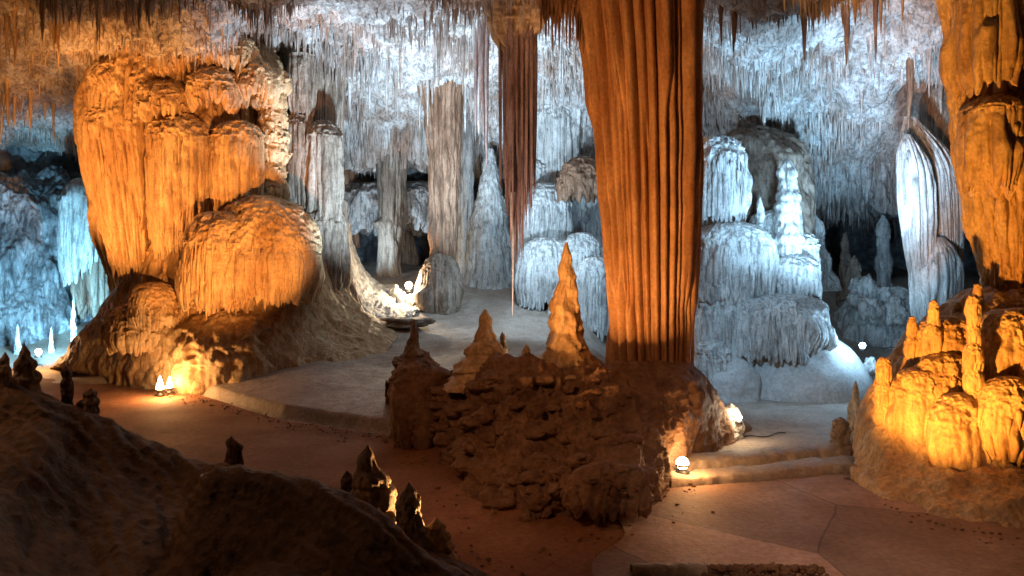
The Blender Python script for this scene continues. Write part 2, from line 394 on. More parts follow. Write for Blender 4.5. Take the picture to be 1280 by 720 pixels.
# left path: a strip between the foreground slope and the ledge
lx = np.array([-26, -20, -15, -12, -10.6, -8.5, -6.4, -4.5, -2.8, -1.0, 0.5, 2.0])
far = [(x, float(ledge_y(x)) - 0.1 + (6.5 if x < -15 else 1.5 if x < -13 else 0)) for x in lx]
flat('path', [[(x, 7.0) for x in lx], [(x, 12.0) for x in lx], [(x, f[1] * 0.5 + 8.5) for x, f in zip(lx, far)], far], M['path'], 0.05, 260, 120, 0.01)
flat('paving', [[(x, 6.5) for x in (2.2, 4, 8, 12, 16)], [(x, 9.5) for x in (1.7, 4, 8, 12, 16)], [(x, 12.0) for x in (1.2, 4, 8, 12, 16)], [(1.9, 13.5), (4, 13.8), (8, 14), (12, 14.2), (16, 14.5)], [(1.5, 15.5), (4, 16.1), (7, 16.8), (10, 17.4), (14, 18)]], M['flags'], 0.075, 160, 120, 0.008)

# raised plaza beyond the step (real 0.16 m step)
def step():
    V, F = [], []
    n = 120
    a = np.linspace(0, 1, n)
    x = 3.2 + a * 5.0; y = 16.0 + a * 1.55 + 0.12 * vn(a * 7, 0, 0, 2)
    y2 = y + 0.55
    prof = [(0, 0.0), (0.0, 0.17), (0.05, 0.20), (0.5, 0.21), (0.56, 0.19), (0.60, 0.10)]
    rows = []
    for dy, z in prof:
        rows.append(np.stack([x, y + dy + 0.03 * vn(a * 30, dy * 3, 0, 7), z + 0.03 * vn(a * 22, dy * 4, 1, 5) * (z > 0.02)], -1))
    return np.stack(rows), n
R_, n_ = step()
s1 = mk('kerb', R_.reshape(-1, 3), gridF(len(R_), n_, False), M['sand'], origin=(0, 0, 0)); s1['kind'] = 'structure'
R2 = R_.copy(); R2[..., 1] += 1.05; R2[..., 0] += 0.15; R2[..., 2] *= 1.25
s2 = mk('kerb', R2.reshape(-1, 3), gridF(len(R2), n_, False), M['sand'], origin=(0, 0, 0)); s2['kind'] = 'structure'

# ------------------------------------------------------------------ foreground slope (dark, under the camera)
def fg_disp(x, y, z):
    a = 0.035 * fbm(x * 0.6, y * 0.6, z * 0.6, 21, 4)
    w = (x * 0.75 + y * 0.5 + z * .9)
    wob = fbm(x * 0.5, y * 0.5, z, 4, 3)
    rip = 0.022 * np.sin(w * 16 + 4 * wob) * (0.5 + 0.5 * vn(x * .8, y * .8, z, 61)) + 0.016 * np.sin(w * 33 + 7 * wob)
    return a + rip + 0.018 * billow(x * 4, y * 4, z * 4, 8, 3)
cx = [-260, -80, 0, 60, 110, 160, 210, 260, 320, 400, 480, 540, 590, 640]
crest = [(-260, 370, 12), (-80, 432, 12), (0, 468, 12), (60, 500, 12.2), (110, 520, 12.4), (160, 542, 12.5), (210, 566, 12.6), (260, 582, 12.6), (320, 590, 12.4), (400, 612, 12), (480, 652, 11.6), (540, 692, 11.2), (590, 716, 10.9), (660, 760, 10.6)]
back = [(x, y + 150 + 0.05 * abs(x), Yd + 1.6) for x, y, Yd in crest]
r2 = [(x - 25 * (i > 3), y + (45 if i > 2 else 70), Yd - 1.2) for i, (x, y, Yd) in enumerate(crest)]
r3 = [(x * 0.97 - 40, y + (110 if i > 5 else 160) + (20 if 5 < i < 9 else 0), Yd - 3.0) for i, (x, y, Yd) in enumerate(crest)]
r4 = [(x * 0.95 - 60, y + 300, Yd - 5.6) for x, y, Yd in crest]
r5 = [(x * 0.95 - 60, y + 620, Yd - 8.0) for x, y, Yd in crest]
fgs, _ = sheet('terrain', M['dirt'], [r5, r4, r3, r2, crest, back], 420, 300, fg_disp)
fgs['kind'] = 'structure'
# lower hump in front of it
def hump_disp(x, y, z):
    return fg_disp(x, y, z) * 0.9
h0 = [(230, 640, 10.8), (262, 590, 10.8), (320, 588, 10.8), (400, 606, 10.6), (470, 640, 10.3), (530, 690, 10.0), (590, 722, 9.8), (640, 790, 9.8)]
hb = [(x, y + 90, Yd + 1.2) for x, y, Yd in h0]
h1 = [(x - 20, y + 50, Yd - 0.7) for x, y, Yd in h0]
h2 = [(x - 30, y + 140, Yd - 1.5) for x, y, Yd in h0]
h3 = [(x - 30, y + 360, Yd - 2.6) for x, y, Yd in h0]
hs, _ = sheet('terrain', M['dirt'], [h3, h2, h1, h0, hb], 260, 160, hump_disp); hs['kind'] = 'structure'

# ------------------------------------------------------------------ cave ceiling
def ceil_z(x, y):
    px = 640 + x / np.maximum(y, 5) * 1000
    c = 12.4 + 0 * x
    drop_c = np.interp(y, [0, 24, 30, 35, 40, 45, 49, 60], [12.0, 12.3, 12.2, 11.4, 10.0, 8.2, 6.6, 5.8])
    drop_r = np.interp(y, [0, 22, 25, 28, 31, 34, 36, 44, 60], [12.0, 11.9, 11.5, 10.8, 9.6, 7.9, 6.9, 6.3, 5.0])
    drop_l = np.interp(y, [0, 18, 24, 29, 33, 36, 60], [12.0, 11.8, 12.2, 11.6, 10.5, 9.6, 8.0])
    wr = sstep(860, 950, px); wl = 1 - sstep(140, 330, px)
    z = drop_c * (1 - wr) * (1 - wl) + drop_r * wr + drop_l * wl
    z = z + 0.9 * vn(x * 0.28, y * 0.34, 0.5, 41) + 0.5 * vn(x * 0.7, y * 0.8, 0.5, 42)
    return z
def ceil_disp(x, y):
    return 0.16 * fbm(x * 1.3, y * 1.6, 0.2, 43, 5) - 0.16 * billow(x * 1.9, y * 1.9, 0.1, 45, 3)
xs = np.linspace(-32, 32, 640); ys = np.concatenate([np.linspace(-8, 16, 60)[:-1], np.linspace(16, 58, 560)])
CX, CY = np.meshgrid(xs, ys)
CZ = ceil_z(CX, CY) + ceil_disp(CX, CY)
c_ = mk('cave_ceiling', np.stack([CX, CY, CZ], -1), gridF(len(ys), len(xs), False)[:, ::-1], M['ceil'], origin=(0, 0, 0)); c_['kind'] = 'structure'

# the outer wall of the cave
wp = [(2, -9), (-24, -9), (-34, 4), (-30, 22), (-26, 33), (-21, 39), (-14, 44), (-6, 50), (2, 52), (10, 51), (17, 49), (23, 44), (27, 34), (29, 22), (30, 8), (24, -9), (2, -9)]
rows = []
for z in (-1.0, 1.5, 4, 7, 10, 14):
    k = 1.0 + 0.01 * z
    rows.append([(x * k, y, z) for x, y in wp])
def wall_disp(x, y, z):
    return 0.9 * fbm(x * 0.35, y * 0.35, z * 0.4, 71, 5) + 0.35 * billow(x * 0.9, y * 0.9, z * 0.45, 75, 4)
w_, _ = sheet('cave_wall', M['wallrock'], rows, 900, 170, wall_disp, world=True); w_['kind'] = 'structure'

rng = random.Random(7)
# ------------------------------------------------------------------ ceiling stalactites
def cz(x, y):
    return float(ceil_z(np.array([x]), np.array([y]))[0] + ceil_disp(np.array([x]), np.array([y]))[0])
N_S = 72000
rs = np.random.RandomState(11)
sx = []; cand = 0
yy = 20 + 29 * rs.rand(N_S) ** 0.8
pxx = -60 + 1400 * rs.rand(N_S)
xx = (pxx - 640) / 1000 * yy
zz = ceil_z(xx, yy) + ceil_disp(xx, yy)
dens = vn(xx * 0.55, yy * 0.55, 0.7, 91)
keep = (rs.rand(N_S) < 0.50 + 0.9 * dens) & ((zz - 5) / yy * 1000 > 10)
xx, yy, zz, dens = xx[keep], yy[keep], zz[keep], dens[keep]
ln = (0.08 + 0.42 * rs.rand(len(xx)) ** 2.2 * np.clip(1.1 + 1.8 * dens, .35, 3)) * (0.75 + 0.010 * yy)
rd = 0.026 + 0.06 * rs.rand(len(xx)) * np.sqrt(ln)
sm = np.stack([xx, yy, zz + 0.06, ln, rd, rs.rand(len(xx)) * 50], -1)
order = np.argsort(-(sm[:, 3] / sm[:, 1]))
V, F = spikes(sm[order[0:]], 5, 4)
st = mk('small_stalactites', V, F, M['straw'], origin=(0, 0, 0))
tag(st, 'countless short pale straw stalactites covering the ceiling', 'stalactites', kind='stuff')

regions = [
    # (px range, py range of hem, distance, count, length range m, radius, material, label, group, )
    ((430, 610), None, (26, 40), 60, (0.6, 2.2), (0.05, 0.13), 'straw', 'thin pale stalactite of the ceiling between left flowstone and centre bundle', 'stalactites over the pale centre hall'),
    ((675, 735), None, (28, 38), 20, (0.8, 2.0), (0.05, 0.10), 'straw', 'thin bluish white stalactite in the gap left of the rust curtain', 'stalactites left of the rust curtain'),
    ((885, 1190), None, (23, 33), 66, (0.45, 1.6), (0.05, 0.12), 'straw', 'thin blue lit stalactite of the right hand ceiling', 'stalactites of the blue right hand ceiling'),
    ((-20, 130), None, (21, 32), 56, (0.5, 1.7), (0.05, 0.12), 'calcite', 'thin orange brown stalactite of the upper left ceiling', 'stalactites of the orange left hand ceiling'),
    ((130, 345), None, (29, 33), 40, (0.6, 1.3), (0.06, 0.12), 'brown', 'short dark stalactite above the orange flowstone boulder', 'dark stalactites above the boulder'),
]
for (x0, x1), _, (d0, d1), cnt, (l0, l1), (r0, r1), mt, lab, grp in regions:
    for i in range(cnt):
        d = rng.uniform(d0, d1); px = rng.uniform(x0, x1)
        x = (px - 640) / 1000 * d; z = cz(x, d)
        L = l0 + (l1 - l0) * rng.random() ** 1.8; r = rng.uniform(r0, r1) * (0.7 + 0.5 * L / l1)
        V, F = spikes([(x, d, z + 0.15, L + 0.15, r, rng.random() * 60)], 9, 12)
        o = mk('stalactite', V, F, M[mt], origin=(x, d, z)); tag(o, lab, 'stalactite', grp)
def stal(px, ytop, ybot, Y, r, mat, label, group=None, sides=12):
    a = P(px, ytop, Y); b = P(px, ybot, Y)
    top = max(a[2], cz(a[0], Y) + 0.2) if ytop <= 0 else a[2]
    V, F = spikes([(a[0], Y, top, top - b[2], r, px * 0.37)], sides, 22)
    o = mk('stalactite', V, F, M[mat], origin=(a[0], Y, top))
    return tag(o, label, 'stalactite', group)
# named long ones
stal(1058, 0, 82, 24, 0.16, 'brown', 'long dark brown stalactite high on the blue ceiling, left of the chandelier spike')
stal(1095, 0, 78, 24, 0.11, 'brown', 'slim brown stalactite between two longer brown ones on the right hand ceiling')
stal(917, 0, 66, 23, 0.15, 'brown', 'brown stalactite hanging just right of the rust curtain top')
stal(902, 0, 58, 23.5, 0.11, 'brown', 'short brown stalactite touching the right edge of the rust curtain top')
stal(1137, 0, 160, 26, 0.27, 'brown', 'long brown stalactite pointing at the white hanging chandelier formation')
for i, (px, yb, r) in enumerate([(677, 44, .10), (681, 56, .11), (686, 48, .09), (690, 64, .10), (695, 54, .11), (699, 68, .11), (704, 50, .09), (708, 60, .10), (713, 66, .10), (717, 52, .09), (721, 62, .10), (725, 56, .09), (729, 68, .11), (733, 58, .1)]):
    stal(px, 0, yb, 18.5, r, 'brown', 'dark brown stalactite in the short row left of the rust curtain top', 'dark row beside the rust curtain')
# dark mass above that row
e = empty('hanging_rock', P(705, -40, 18.6), 'dark brown hanging rock at the top between the centre bundle and the rust curtain', 'hanging rock')
column('body', M['brown'], e, [(655, 770, -130), (662, 760, -90), (668, 748, -40), (674, 742, -14), (680, 738, 10)], 18.9, 26, 5, nv=50, tooth=0.5, under=0.2)

# ------------------------------------------------------------------ centre bundle of stalactites (x 615-672)
e = empty('stalactite_bundle', P(645, -60, 23.5), 'rose brown bundle of long stalactites hanging to a point over the pale floor', 'stalactite bundle')
column('root', M['calcite'], e, [(600, 690, -90), (606, 688, -30), (612, 684, 10), (616, 676, 36), (622, 668, 48), (632, 660, 56)], 23.5, 30, 8, nv=70, tooth=0.5, under=0.3, pop=0.08)
rows_ = []
rb = random.Random(3)
ends = []
for i in range(96):
    a = rb.random() * 2 * PI; q = rb.random() ** 0.5
    px = 646 + 25 * q * math.cos(a); d = 23.5 + 0.6 * q * math.sin(a)
    tip = 340 - 0.9 * abs(px - 648) ** 1.5 - rb.random() * 60
    if i > 70: tip -= rb.uniform(60, 150)
    x, y_, zt = P(px, -60, d); zb = P(px, max(80, tip), d)[2]
    rows_.append((x, y_, zt, zt - zb, rb.uniform(0.06, 0.12), rb.random() * 40))
for k, rw in enumerate(rows_):
    V, F = spikes([rw], 10, 26)
    mk('stalactite_pipe', V, F, M['rose'], e)
stal(641, 240, 397, 23.2, 0.075, 'white', 'single thin white stalactite, the longest tip below the rose bundle')
for i, (px, t, b) in enumerate([(604, 40, 185), (609, 20, 215), (600, 60, 160), (595, 90, 178)]):
    stal(px, t - 60, b, 27 + i * .3, 0.13, 'rose', 'rose brown stalactite just left of the long centre bundle', 'rose stalactites beside the bundle')

# ------------------------------------------------------------------ rust curtain column
e = empty('curtain_column', P(815, 466, 18.6), 'tall rust red fluted curtain column standing on the rocky centre mound', 'column')
column('curtain', M['curtain'], e, [(694, 896, -150), (716, 884, -60), (728, 876, 0), (738, 875, 80), (746, 874, 170), (754, 872, 260), (761, 868, 350), (767, 864, 430), (769, 862, 466), (770, 860, 500)], 18.6, 46, 12,
       am=2.0, nv=260, nu=920, lump=0.010, fine=0.004, warp=0.010, depthf=0.62, pw=0.8, pm=1.3, prange=(.05, .35), pl=(.45, .85), rk=.26)

# ------------------------------------------------------------------ left flowstone boulder
BY = 29.4
e = empty('flowstone_boulder', P(235, 360, BY), 'huge orange flowstone boulder with hanging pipes and ledges, left of the hall', 'flowstone')
pr = []
for x0, x1, y, a in [(215, 260, 32, 0), (165, 315, 38, .1), (135, 343, 55, .2), (116, 355, 80, .3), (106, 360, 110, .5), (101, 362, 145, .8), (103, 362, 180, 1), (110, 360, 220, 1), (120, 350, 260, 1), (130, 310, 300, 1), (140, 250, 335, 1), (146, 205, 362, 1)]:
    q = P((x0 + x1) / 2, y, BY + 1.0); r = (x1 - x0) / 2 / FPX * BY
    pr.append((q[0], q[1], q[2], r * 0.96, r * 0.72, a))
V, F = flow([(a, b, c, d, e_, f * 1.25) for a, b, c, d, e_, f in pr], 78, 17, nv=230, nu=900, lump=0.035, lumpf=0.6, fine=0.02, warp=0.012, tooth=0.5, under=0.4, pop=0.06)
V, F = join([(V, F), pipes(pr, 300, 78, 18, s0=(.3, .75), ln=(.2, .6), rk=.44, segs=26, off=1.0)])
mk('body', V, F, M['calcite'], e)
BF = BY - 1.85
for i, (bx, n, tp, Yq, lean) in enumerate([
    ((112, 72, 178, 128), 30, .75, BF + .9, .1), ((190, 50, 262, 104), 32, .8, BF + .6, 0), ((250, 42, 322, 96), 32, .8, BF + .5, 0),
    ((170, 100, 246, 152), 32, .8, BF + .25, .0), ((232, 84, 300, 140), 30, .8, BF + .15, 0), ((290, 76, 348, 130), 26, .8, BF + .6, 0),
    ((104, 122, 178, 345), 40, .62, BF + .75, .30), ((180, 140, 268, 318), 46, .74, BF + .15, .0), ((258, 150, 330, 275), 38, .82, BF + .25, 0)]):
    jelly('flowstone_ledge', M['calcite'], e, bx, Yq, depth=(bx[2] - bx[0]) / FPX * BY * (0.34 if i < 6 else .26), capf=0.2 if i > 5 else .45, n=n, seed=30 + i, taper=tp, lean=lean, am=1.1, pop=0.08, nv=90, tooth=0.5, pm=2.2)
for i, (y0, y1) in enumerate([(84, 112), (106, 134), (128, 158), (152, 178), (172, 200), (194, 222), (216, 246)]):
    jelly('flowstone_knob', M['calcite'], e, (312 + (i * 7 % 5) * 3, y0, 363 - (i * 3 % 4) * 2, y1 + 6), BF + 1.25, capf=0.5, n=16, seed=50 + i, taper=0.75, am=0.7, nv=36, pop=0.05)

# ------------------------------------------------------------------ left lower mound
def ml_disp(x, y, z):
    d = 0.14 * fbm(x * 0.7, y * 0.7, z * 0.7, 101, 5)
    return d + 0.06 * billow(x * 2.2, y * 2.2, z * 1.2, 105, 3)
e = empty('flowstone_mound', P(250, 490, 27), 'broad orange lit flowstone mound below the hanging boulder', 'flowstone')
rowsL = [
    [(60, 470, 30), (110, 470, 31), (200, 400, 33), (300, 380, 34), (400, 400, 34), (470, 440, 33), (520, 460, 32)],
    [(70, 458, 29.5), (128, 392, 29), (180, 318, 28.8), (262, 262, 29), (345, 248, 29.2), (430, 360, 30.5), (500, 425, 30)],
    [(76, 460, 29), (134, 394, 28.3), (190, 318, 28.0), (270, 275, 28.2), (360, 290, 28.6), (425, 385, 29.3), (490, 430, 29)],
    [(86, 462, 28.6), (138, 425, 28), (198, 370, 27.4), (280, 350, 27.4), (360, 370, 27.8), (420, 420, 28.4), (480, 445, 28)],
    [(95, 462, 28.6), (150, 458, 27.2), (205, 440, 26.6), (275, 430, 26.6), (350, 435, 26.8), (410, 450, 27.2), (460, 465, 27)],
    [(100, 468, 29), (155, 478, 27.2), (215, 488, 26.2), (285, 482, 26.2), (350, 476, 26.6), (400, 478, 26.6), (450, 490, 26.6)],
    [(100, 500, 29), (155, 510, 27.2), (215, 510, 26.2), (285, 510, 26.2), (350, 510, 26.6), (400, 510, 26.6), (450, 520, 26.6)]]
sheet('body', M['calcite'], [r for r in rowsL][::-1], 360, 260, ml_disp, parent=e)
jelly('flowstone_dome', M['calcite'], e, (258, 243, 398, 376), 27.5, depth=1.7, capf=0.6, n=84, seed=71, taper=0.95, am=0.9, nv=150, tooth=0.3, pop=0.06, capam=.2, lump=.10, lumpf=.6)
jelly('flowstone_dome', M['calcite'], e, (228, 262, 322, 388), 26.9, depth=1.2, capf=0.5, n=60, seed=76, taper=0.93, am=0.7, nv=130, tooth=0.25, pop=0.10, capam=.2, lump=.10, lumpf=.8, lean=-.04)
jelly('flowstone_tongue', M['calcite'], e, (160, 352, 228, 408), 26.9, depth=.8, capf=0.5, n=36, seed=72, taper=0.9, am=0.7, pop=0.05, capam=.15)
jelly('flowstone_tongue', M['calcite'], e, (128, 378, 214, 440), 27.2, depth=.8, capf=0.5, n=40, seed=73, taper=0.9, am=0.7, pop=0.05, capam=.15)
jelly('flowstone_apron', M['calcite'], e, (212, 384, 356, 492), 27.2, depth=1.5, capf=0.6, n=30, seed=74, taper=1.0, am=0.25, pop=0.14, nv=100, tooth=0.1)

# ------------------------------------------------------------------ grey column behind the boulder
e = empty('column', P(390, 430, 31.5), 'grey brown fluted column rising behind the orange boulder', 'column')
column('shaft', M['grey'], e, [(330, 440, -120), (338, 434, -40), (344, 430, 40), (348, 428, 120), (350, 426, 200), (352, 428, 280), (345, 440, 360), (335, 470, 440)], 32, 50, 22, nv=200, nu=700, am=1.3, lump=.03, pm=2.5, prange=(.1, .6), pl=(.15, .5))
for i, bx in enumerate([(362, 55, 394, 150), (380, 150, 428, 300), (356, 140, 392, 260), (372, 250, 432, 380), (340, 230, 380, 330)]):
    jelly('flowstone_ledge', M['grey'], e, bx, 30.3, capf=0.3, n=22, seed=80 + i, taper=.85, am=1.0, pop=.06, tooth=.4)
# white flank running down to the terrace
def wf_disp(x, y, z):
    return 0.14 * fbm(x * 0.8, y * 0.8, z * 0.8, 201, 5) + 0.09 * billow(x * 2.5, y * 2.5, z * .8, 205, 3)
rw = [
    [(392, 180, 33), (404, 175, 34), (420, 215, 35), (436, 290, 36), (460, 345, 36.5), (500, 362, 37), (540, 376, 37)],
    [(385, 200, 31.8), (398, 200, 31.8), (414, 235, 32.3), (432, 310, 33), (456, 362, 33.5), (498, 378, 34), (530, 384, 34)],
    [(380, 300, 31.0), (395, 310, 31.0), (412, 330, 31.2), (430, 370, 31.4), (455, 398, 31.6), (490, 404, 32), (515, 402, 32)],
    [(370, 380, 30.0), (390, 390, 30.0), (415, 400, 30), (440, 412, 30), (462, 425, 30), (485, 425, 30.4), (505, 424, 30.6)],
    [(360, 480, 29.6), (390, 480, 29.6), (415, 470, 29.4), (440, 470, 29.2), (465, 470, 29), (480, 470, 29.4), (500, 470, 29.6)]]
fl, _ = sheet('flowstone_slope', M['white'], rw[::-1], 260, 200, wf_disp)
tag(fl, 'white flowstone slope flaring from the grey column onto the pale terrace', 'flowstone')

# ------------------------------------------------------------------ far centre hall
def named_col(pts, Y, n, seed, mat, label, base=None, **kw):
    e = empty('column', P((pts[-1][0] + pts[-1][1]) / 2, pts[-1][2], Y), label, 'column')
    column('shaft', M[mat], e, pts, Y, n, seed, nv=kw.pop('nv', 110), am=1.3, pm=2, prange=(.1, .6), pl=(.2, .5), capmask=False, **kw)
    if base:
        jelly('base', M[base[1]], e, base[0], Y - .25, capf=.35, n=14, seed=seed + 1, taper=.9, am=.9, pop=.04, tooth=.05, pm=0)
    return e
named_col([(520, 586, 60), (530, 578, 120), (537, 573, 185), (539, 571, 240), (541, 569, 300), (542, 566, 345), (540, 568, 380)], 34, 26, 301, 'brown', 'slender fluted column with a bulbous foot in the middle of the far hall', ((528, 316, 574, 392), 'grey'))
named_col([(470, 510, 120), (475, 505, 200), (478, 502, 270), (481, 499, 290), (482, 498, 320), (480, 500, 348)], 40, 10, 302, 'grey', 'small pale column left of the bulbous foot column')
named_col([(410, 450, 120), (414, 446, 190), (420, 442, 230), (421, 441, 270), (419, 443, 310)], 42, 12, 303, 'brown', 'brown column close to the white flowstone slope in the far hall')
named_col([(568, 592, 120), (574, 588, 200), (574, 588, 250), (576, 588, 300), (572, 590, 352)], 38, 8, 304, 'white', 'thin white column just right of the bulbous foot column')
named_col([(498, 518, 190), (500, 516, 235), (503, 514, 260), (503, 514, 300), (500, 518, 335)], 44, 8, 305, 'grey', 'thinnest grey column deep in the far hall behind the lamp')
# low hanging blue ceiling lip in the far hall
for i, (bx, Yd, lab) in enumerate([((396, 226, 592, 290), 42, 'low hanging rock shelf with a pale fringe at the back of the far hall'), ((570, 190, 640, 250), 45, 'pale hanging rock shelf above the white cone in the far hall')]):
    e = empty('hanging_rock', P((bx[0] + bx[2]) / 2, bx[1], Yd), lab, 'hanging rock')
    jelly('body', M['ceil'], e, bx, Yd, depth=1.3, capf=.3, n=120, seed=310 + i, taper=.95, am=.9, pop=.12, tooth=.7, nv=60)
e = empty('hanging_rock', P(500, 170, 38), 'brown fringe of drip rock high between the grey column and the far hall', 'hanging rock')
jelly('body', M['straw'], e, (425, 100, 566, 206), 39.5, depth=1.0, capf=.3, n=100, seed=320, taper=.98, am=1, pop=.1, tooth=1.0, nv=70, pm=3)
# white cone and white flowstone wall
e = empty('flowstone_cone', P(608, 358, 38), 'smooth white flowstone cone standing at the back of the pale floor', 'flowstone')
column('body', M['white'], e, [(606, 618, 186, 0), (600, 624, 220, .3), (593, 632, 260, .5), (585, 640, 300, .5), (578, 650, 335, .4), (572, 660, 362, .3)], 38, 22, 330, nv=100, ring=.05, ringn=6, pop=.05)
e = empty('flowstone_wall', P(700, 400, 33), 'white streaked flowstone wall in tiers left of the rust curtain', 'flowstone')
column('back', M['white'], e, [(640, 770, 60, .6), (650, 765, 130), (656, 762, 200), (650, 764, 270), (642, 770, 340), (636, 776, 400), (634, 780, 440)], 37, 70, 339, nv=200, am=1.1, lump=.06, depthf=.45, pop=.1, capmask=False, pm=3, prange=(.1, .9), pl=(.05, .25), ring=.06, ringn=9)
for i, (bx, Yd, n) in enumerate([((664, 120, 720, 250), 36.5, 24), ((650, 228, 716, 330), 35, 30), ((644, 296, 724, 384), 33.8, 36), ((700, 290, 756, 392), 33.4, 26), ((690, 350, 740, 412), 32.4, 24), ((655, 200, 690, 300), 36, 18), ((718, 320, 770, 420), 32, 24), ((672, 150, 700, 230), 36.2, 12)]):
    jelly('flowstone_tier', M['white'], e, bx, Yd, capf=.3, n=int(n * 1.5), depth=(bx[2] - bx[0]) / FPX * Yd * .3, seed=340 + i, taper=1.0, am=1.0, pop=.06, tooth=.5, nv=80)
e = empty('hanging_rock', P(720, 200, 35), 'brown stained overhang beside the left edge of the rust curtain', 'hanging rock')
jelly('body', M['brown'], e, (698, 196, 760, 250), 34.5, capf=.5, n=24, seed=350, taper=.95, am=.6, pop=.1, tooth=.5)

# lamp lit rubble by the far lamp and log-like slab
def rock(name, mat, c, r, seed, parent=None, flat_=0.7):
    n, k = 22, 32
    th = np.linspace(0, 2 * PI, k, endpoint=False)[None]; ph = np.linspace(0.02, PI - 0.02, n)[:, None]
    d = np.stack([np.sin(ph) * np.cos(th), np.sin(ph) * np.sin(th), np.cos(ph) + 0 * th], -1)
    rr = 1 + 0.32 * fbm(d[..., 0] * 1.4, d[..., 1] * 1.4, d[..., 2] * 1.4 + seed, seed, 4) + 0.08 * fbm(d[..., 0] * 6, d[..., 1] * 6, d[..., 2] * 6, seed, 2)
    V = d * rr[..., None] * np.array([r[0], r[1], r[2]]) + np.array(c)
    return mk(name, V, gridF(n, k, True)[:, ::-1], mat, parent)
# ------------------------------------------------------------------ stalagmites
def stalagmite(px, ytop, ybase, Y, wpx, mat, label, seed, group=None, rings=6, tip=0.12, lumpy=.05, name='stalagmite', cone=.9, sink=0.4, wp=None, lk=.07):
    a = P(px, ytop, Y); b = P(px, ybase, Y); h = a[2] - b[2]; r = wpx / 2 / FPX * Y
    pr = []
    rr = random.Random(seed)
    for i in range(9):
        s = i / 8
        rad = r * (tip + (1 - tip) * s ** cone) * (1 + rr.uniform(-.12, .12)) if i else r * tip * .25
        if wp: rad = r * float(np.interp(s, *wp)) * rr.uniform(.93, 1.07)
        pr.append((a[0] + rr.uniform(-.03, .03) * r, Y, a[2] - h * s, rad, rad, .35 * s))
    pr.append((a[0], Y, b[2] - sink * .4, r * 1.12, r * 1.12, .3)); pr.append((a[0], Y, b[2] - sink, r * 1.5, r * 1.5, .2))
    V, F = flow(pr, 13, seed, nu=72, nv=100, lump=lk, lumpf=.8 / max(r, .1), fine=.12 * r, ring=.24, ringn=rings, pop=min(lumpy, r * .25), rfloor=.3, capmask=False)
    o = mk(name, V, F, M[mat], origin=b)
    return tag(o, label, 'stalagmite', group)
stalagmite(708, 304, 462, 18.1, 70, 'calcite', 'tallest orange knobbly stalagmite on the centre mound, left of the curtain', 401, rings=9, wp=([0, .05, .17, .34, .63, .78, .92, 1], [.05, .15, .22, .34, .44, .56, .85, 1.1]))
stalagmite(607, 388, 462, 18.6, 64, 'calcite', 'orange pointed stalagmite with a broad foot in the middle of the mound crest', 402, rings=5, wp=([0, .12, .3, .5, .75, 1], [.04, .2, .28, .45, .75, 1.05]))
stalagmite(658, 430, 470, 17.9, 22, 'calcite', 'small stubby orange stalagmite between the two larger ones on the mound', 403, rings=4)
stalagmite(518, 400, 450, 19.6, 22, 'grey', 'dark pointed stalagmite on the hump at the left end of the centre mound', 404, rings=4)
stalagmite(628, 414, 450, 19.5, 16, 'white', 'little white stalagmite peeping from behind the mound crest', 405, rings=4)
stalagmite(586, 438, 470, 19, 14, 'calcite', 'lowest orange stub between the mound hump and the broad footed stalagmite', 406, rings=3)
# ------------------------------------------------------------------ centre mound
e = empty('rock_mound', P(700, 690, 14.5), 'rugged brown rock mound of cemented lumps carrying the rust curtain', 'rock mound')
def cm_disp(x, y, z):
    lum = billow(x * 1.5, y * 1.5, z * 1.9, 121, 4)
    wgt = (1 - 0.5 * sstep(1.2, 2.8, x)) * (1 - .6 * sstep(3.2, 4.6, x))
    return .035 * billow(x * 3.5, y * 3.5, z * 1.2, 125, 3) + (0.16 * fbm(x * .9, y * .9, z * .9, 120, 4) + 0.20 * (lum - 0.9)) * wgt
rowsC = [
    [(478, 560, 23), (520, 560, 23), (560, 540, 22), (610, 520, 21), (670, 520, 20.5), (730, 520, 20.5), (800, 520, 20.5), (870, 520, 21), (915, 530, 22), (955, 535, 23)],
    [(482, 475, 21), (518, 449, 20.3), (556, 474, 19.5), (606, 458, 18.6), (660, 458, 18), (720, 455, 18), (790, 455, 18.3), (868, 462, 18.8), (908, 512, 20.5), (945, 536, 21.5)],
    [(486, 480, 20.3), (520, 455, 19.6), (558, 484, 18.8), (606, 464, 17.7), (660, 466, 17), (720, 463, 17), (790, 464, 17), (862, 474, 17.6), (900, 520, 19.4), (938, 542, 20.9)],
    [(486, 515, 20.0), (520, 510, 19.3), (560, 520, 18.4), (600, 512, 17.1), (655, 515, 16.4), (720, 505, 16.2), (790, 505, 16.0), (850, 515, 16.7), (888, 540, 18.7), (930, 546, 20.5)],
    [(488, 545, 20.2), (524, 552, 19.6), (566, 562, 18.0), (600, 560, 16.2), (655, 565, 15.6), (720, 555, 15.2), (785, 552, 15.0), (830, 560, 15.8), (868, 566, 18.0), (915, 556, 19.6)],
    [(488, 552, 20.2), (526, 562, 19.4), (568, 598, 17.2), (590, 620, 15.2), (650, 625, 14.6), (720, 600, 13.9), (780, 602, 13.7), (820, 600, 14.5), (850, 598, 17.0), (890, 575, 18.6)],
    [(488, 560, 20.2), (526, 575, 19.4), (562, 640, 16.0), (578, 680, 13.9), (645, 690, 13.5), (720, 645, 14.9), (775, 632, 15.2), (812, 628, 15.4), (845, 618, 16.4), (885, 595, 18)],
    [(488, 590, 20.2), (526, 610, 19.4), (560, 680, 15.6), (578, 720, 13.5), (645, 725, 13.3), (715, 690, 15.0), (775, 690, 15.2), (812, 680, 15.4), (845, 650, 16.4), (885, 620, 18)]]
_, CM = sheet('body', M['mound'], rowsC[::-1], 420, 320, cm_disp, parent=e)
CMs = CM.reshape(-1, 3)
CMpx = 640 + CMs[:, 0] / CMs[:, 1] * 1000; CMpy = HZ - (CMs[:, 2] - CH) / CMs[:, 1] * 1000
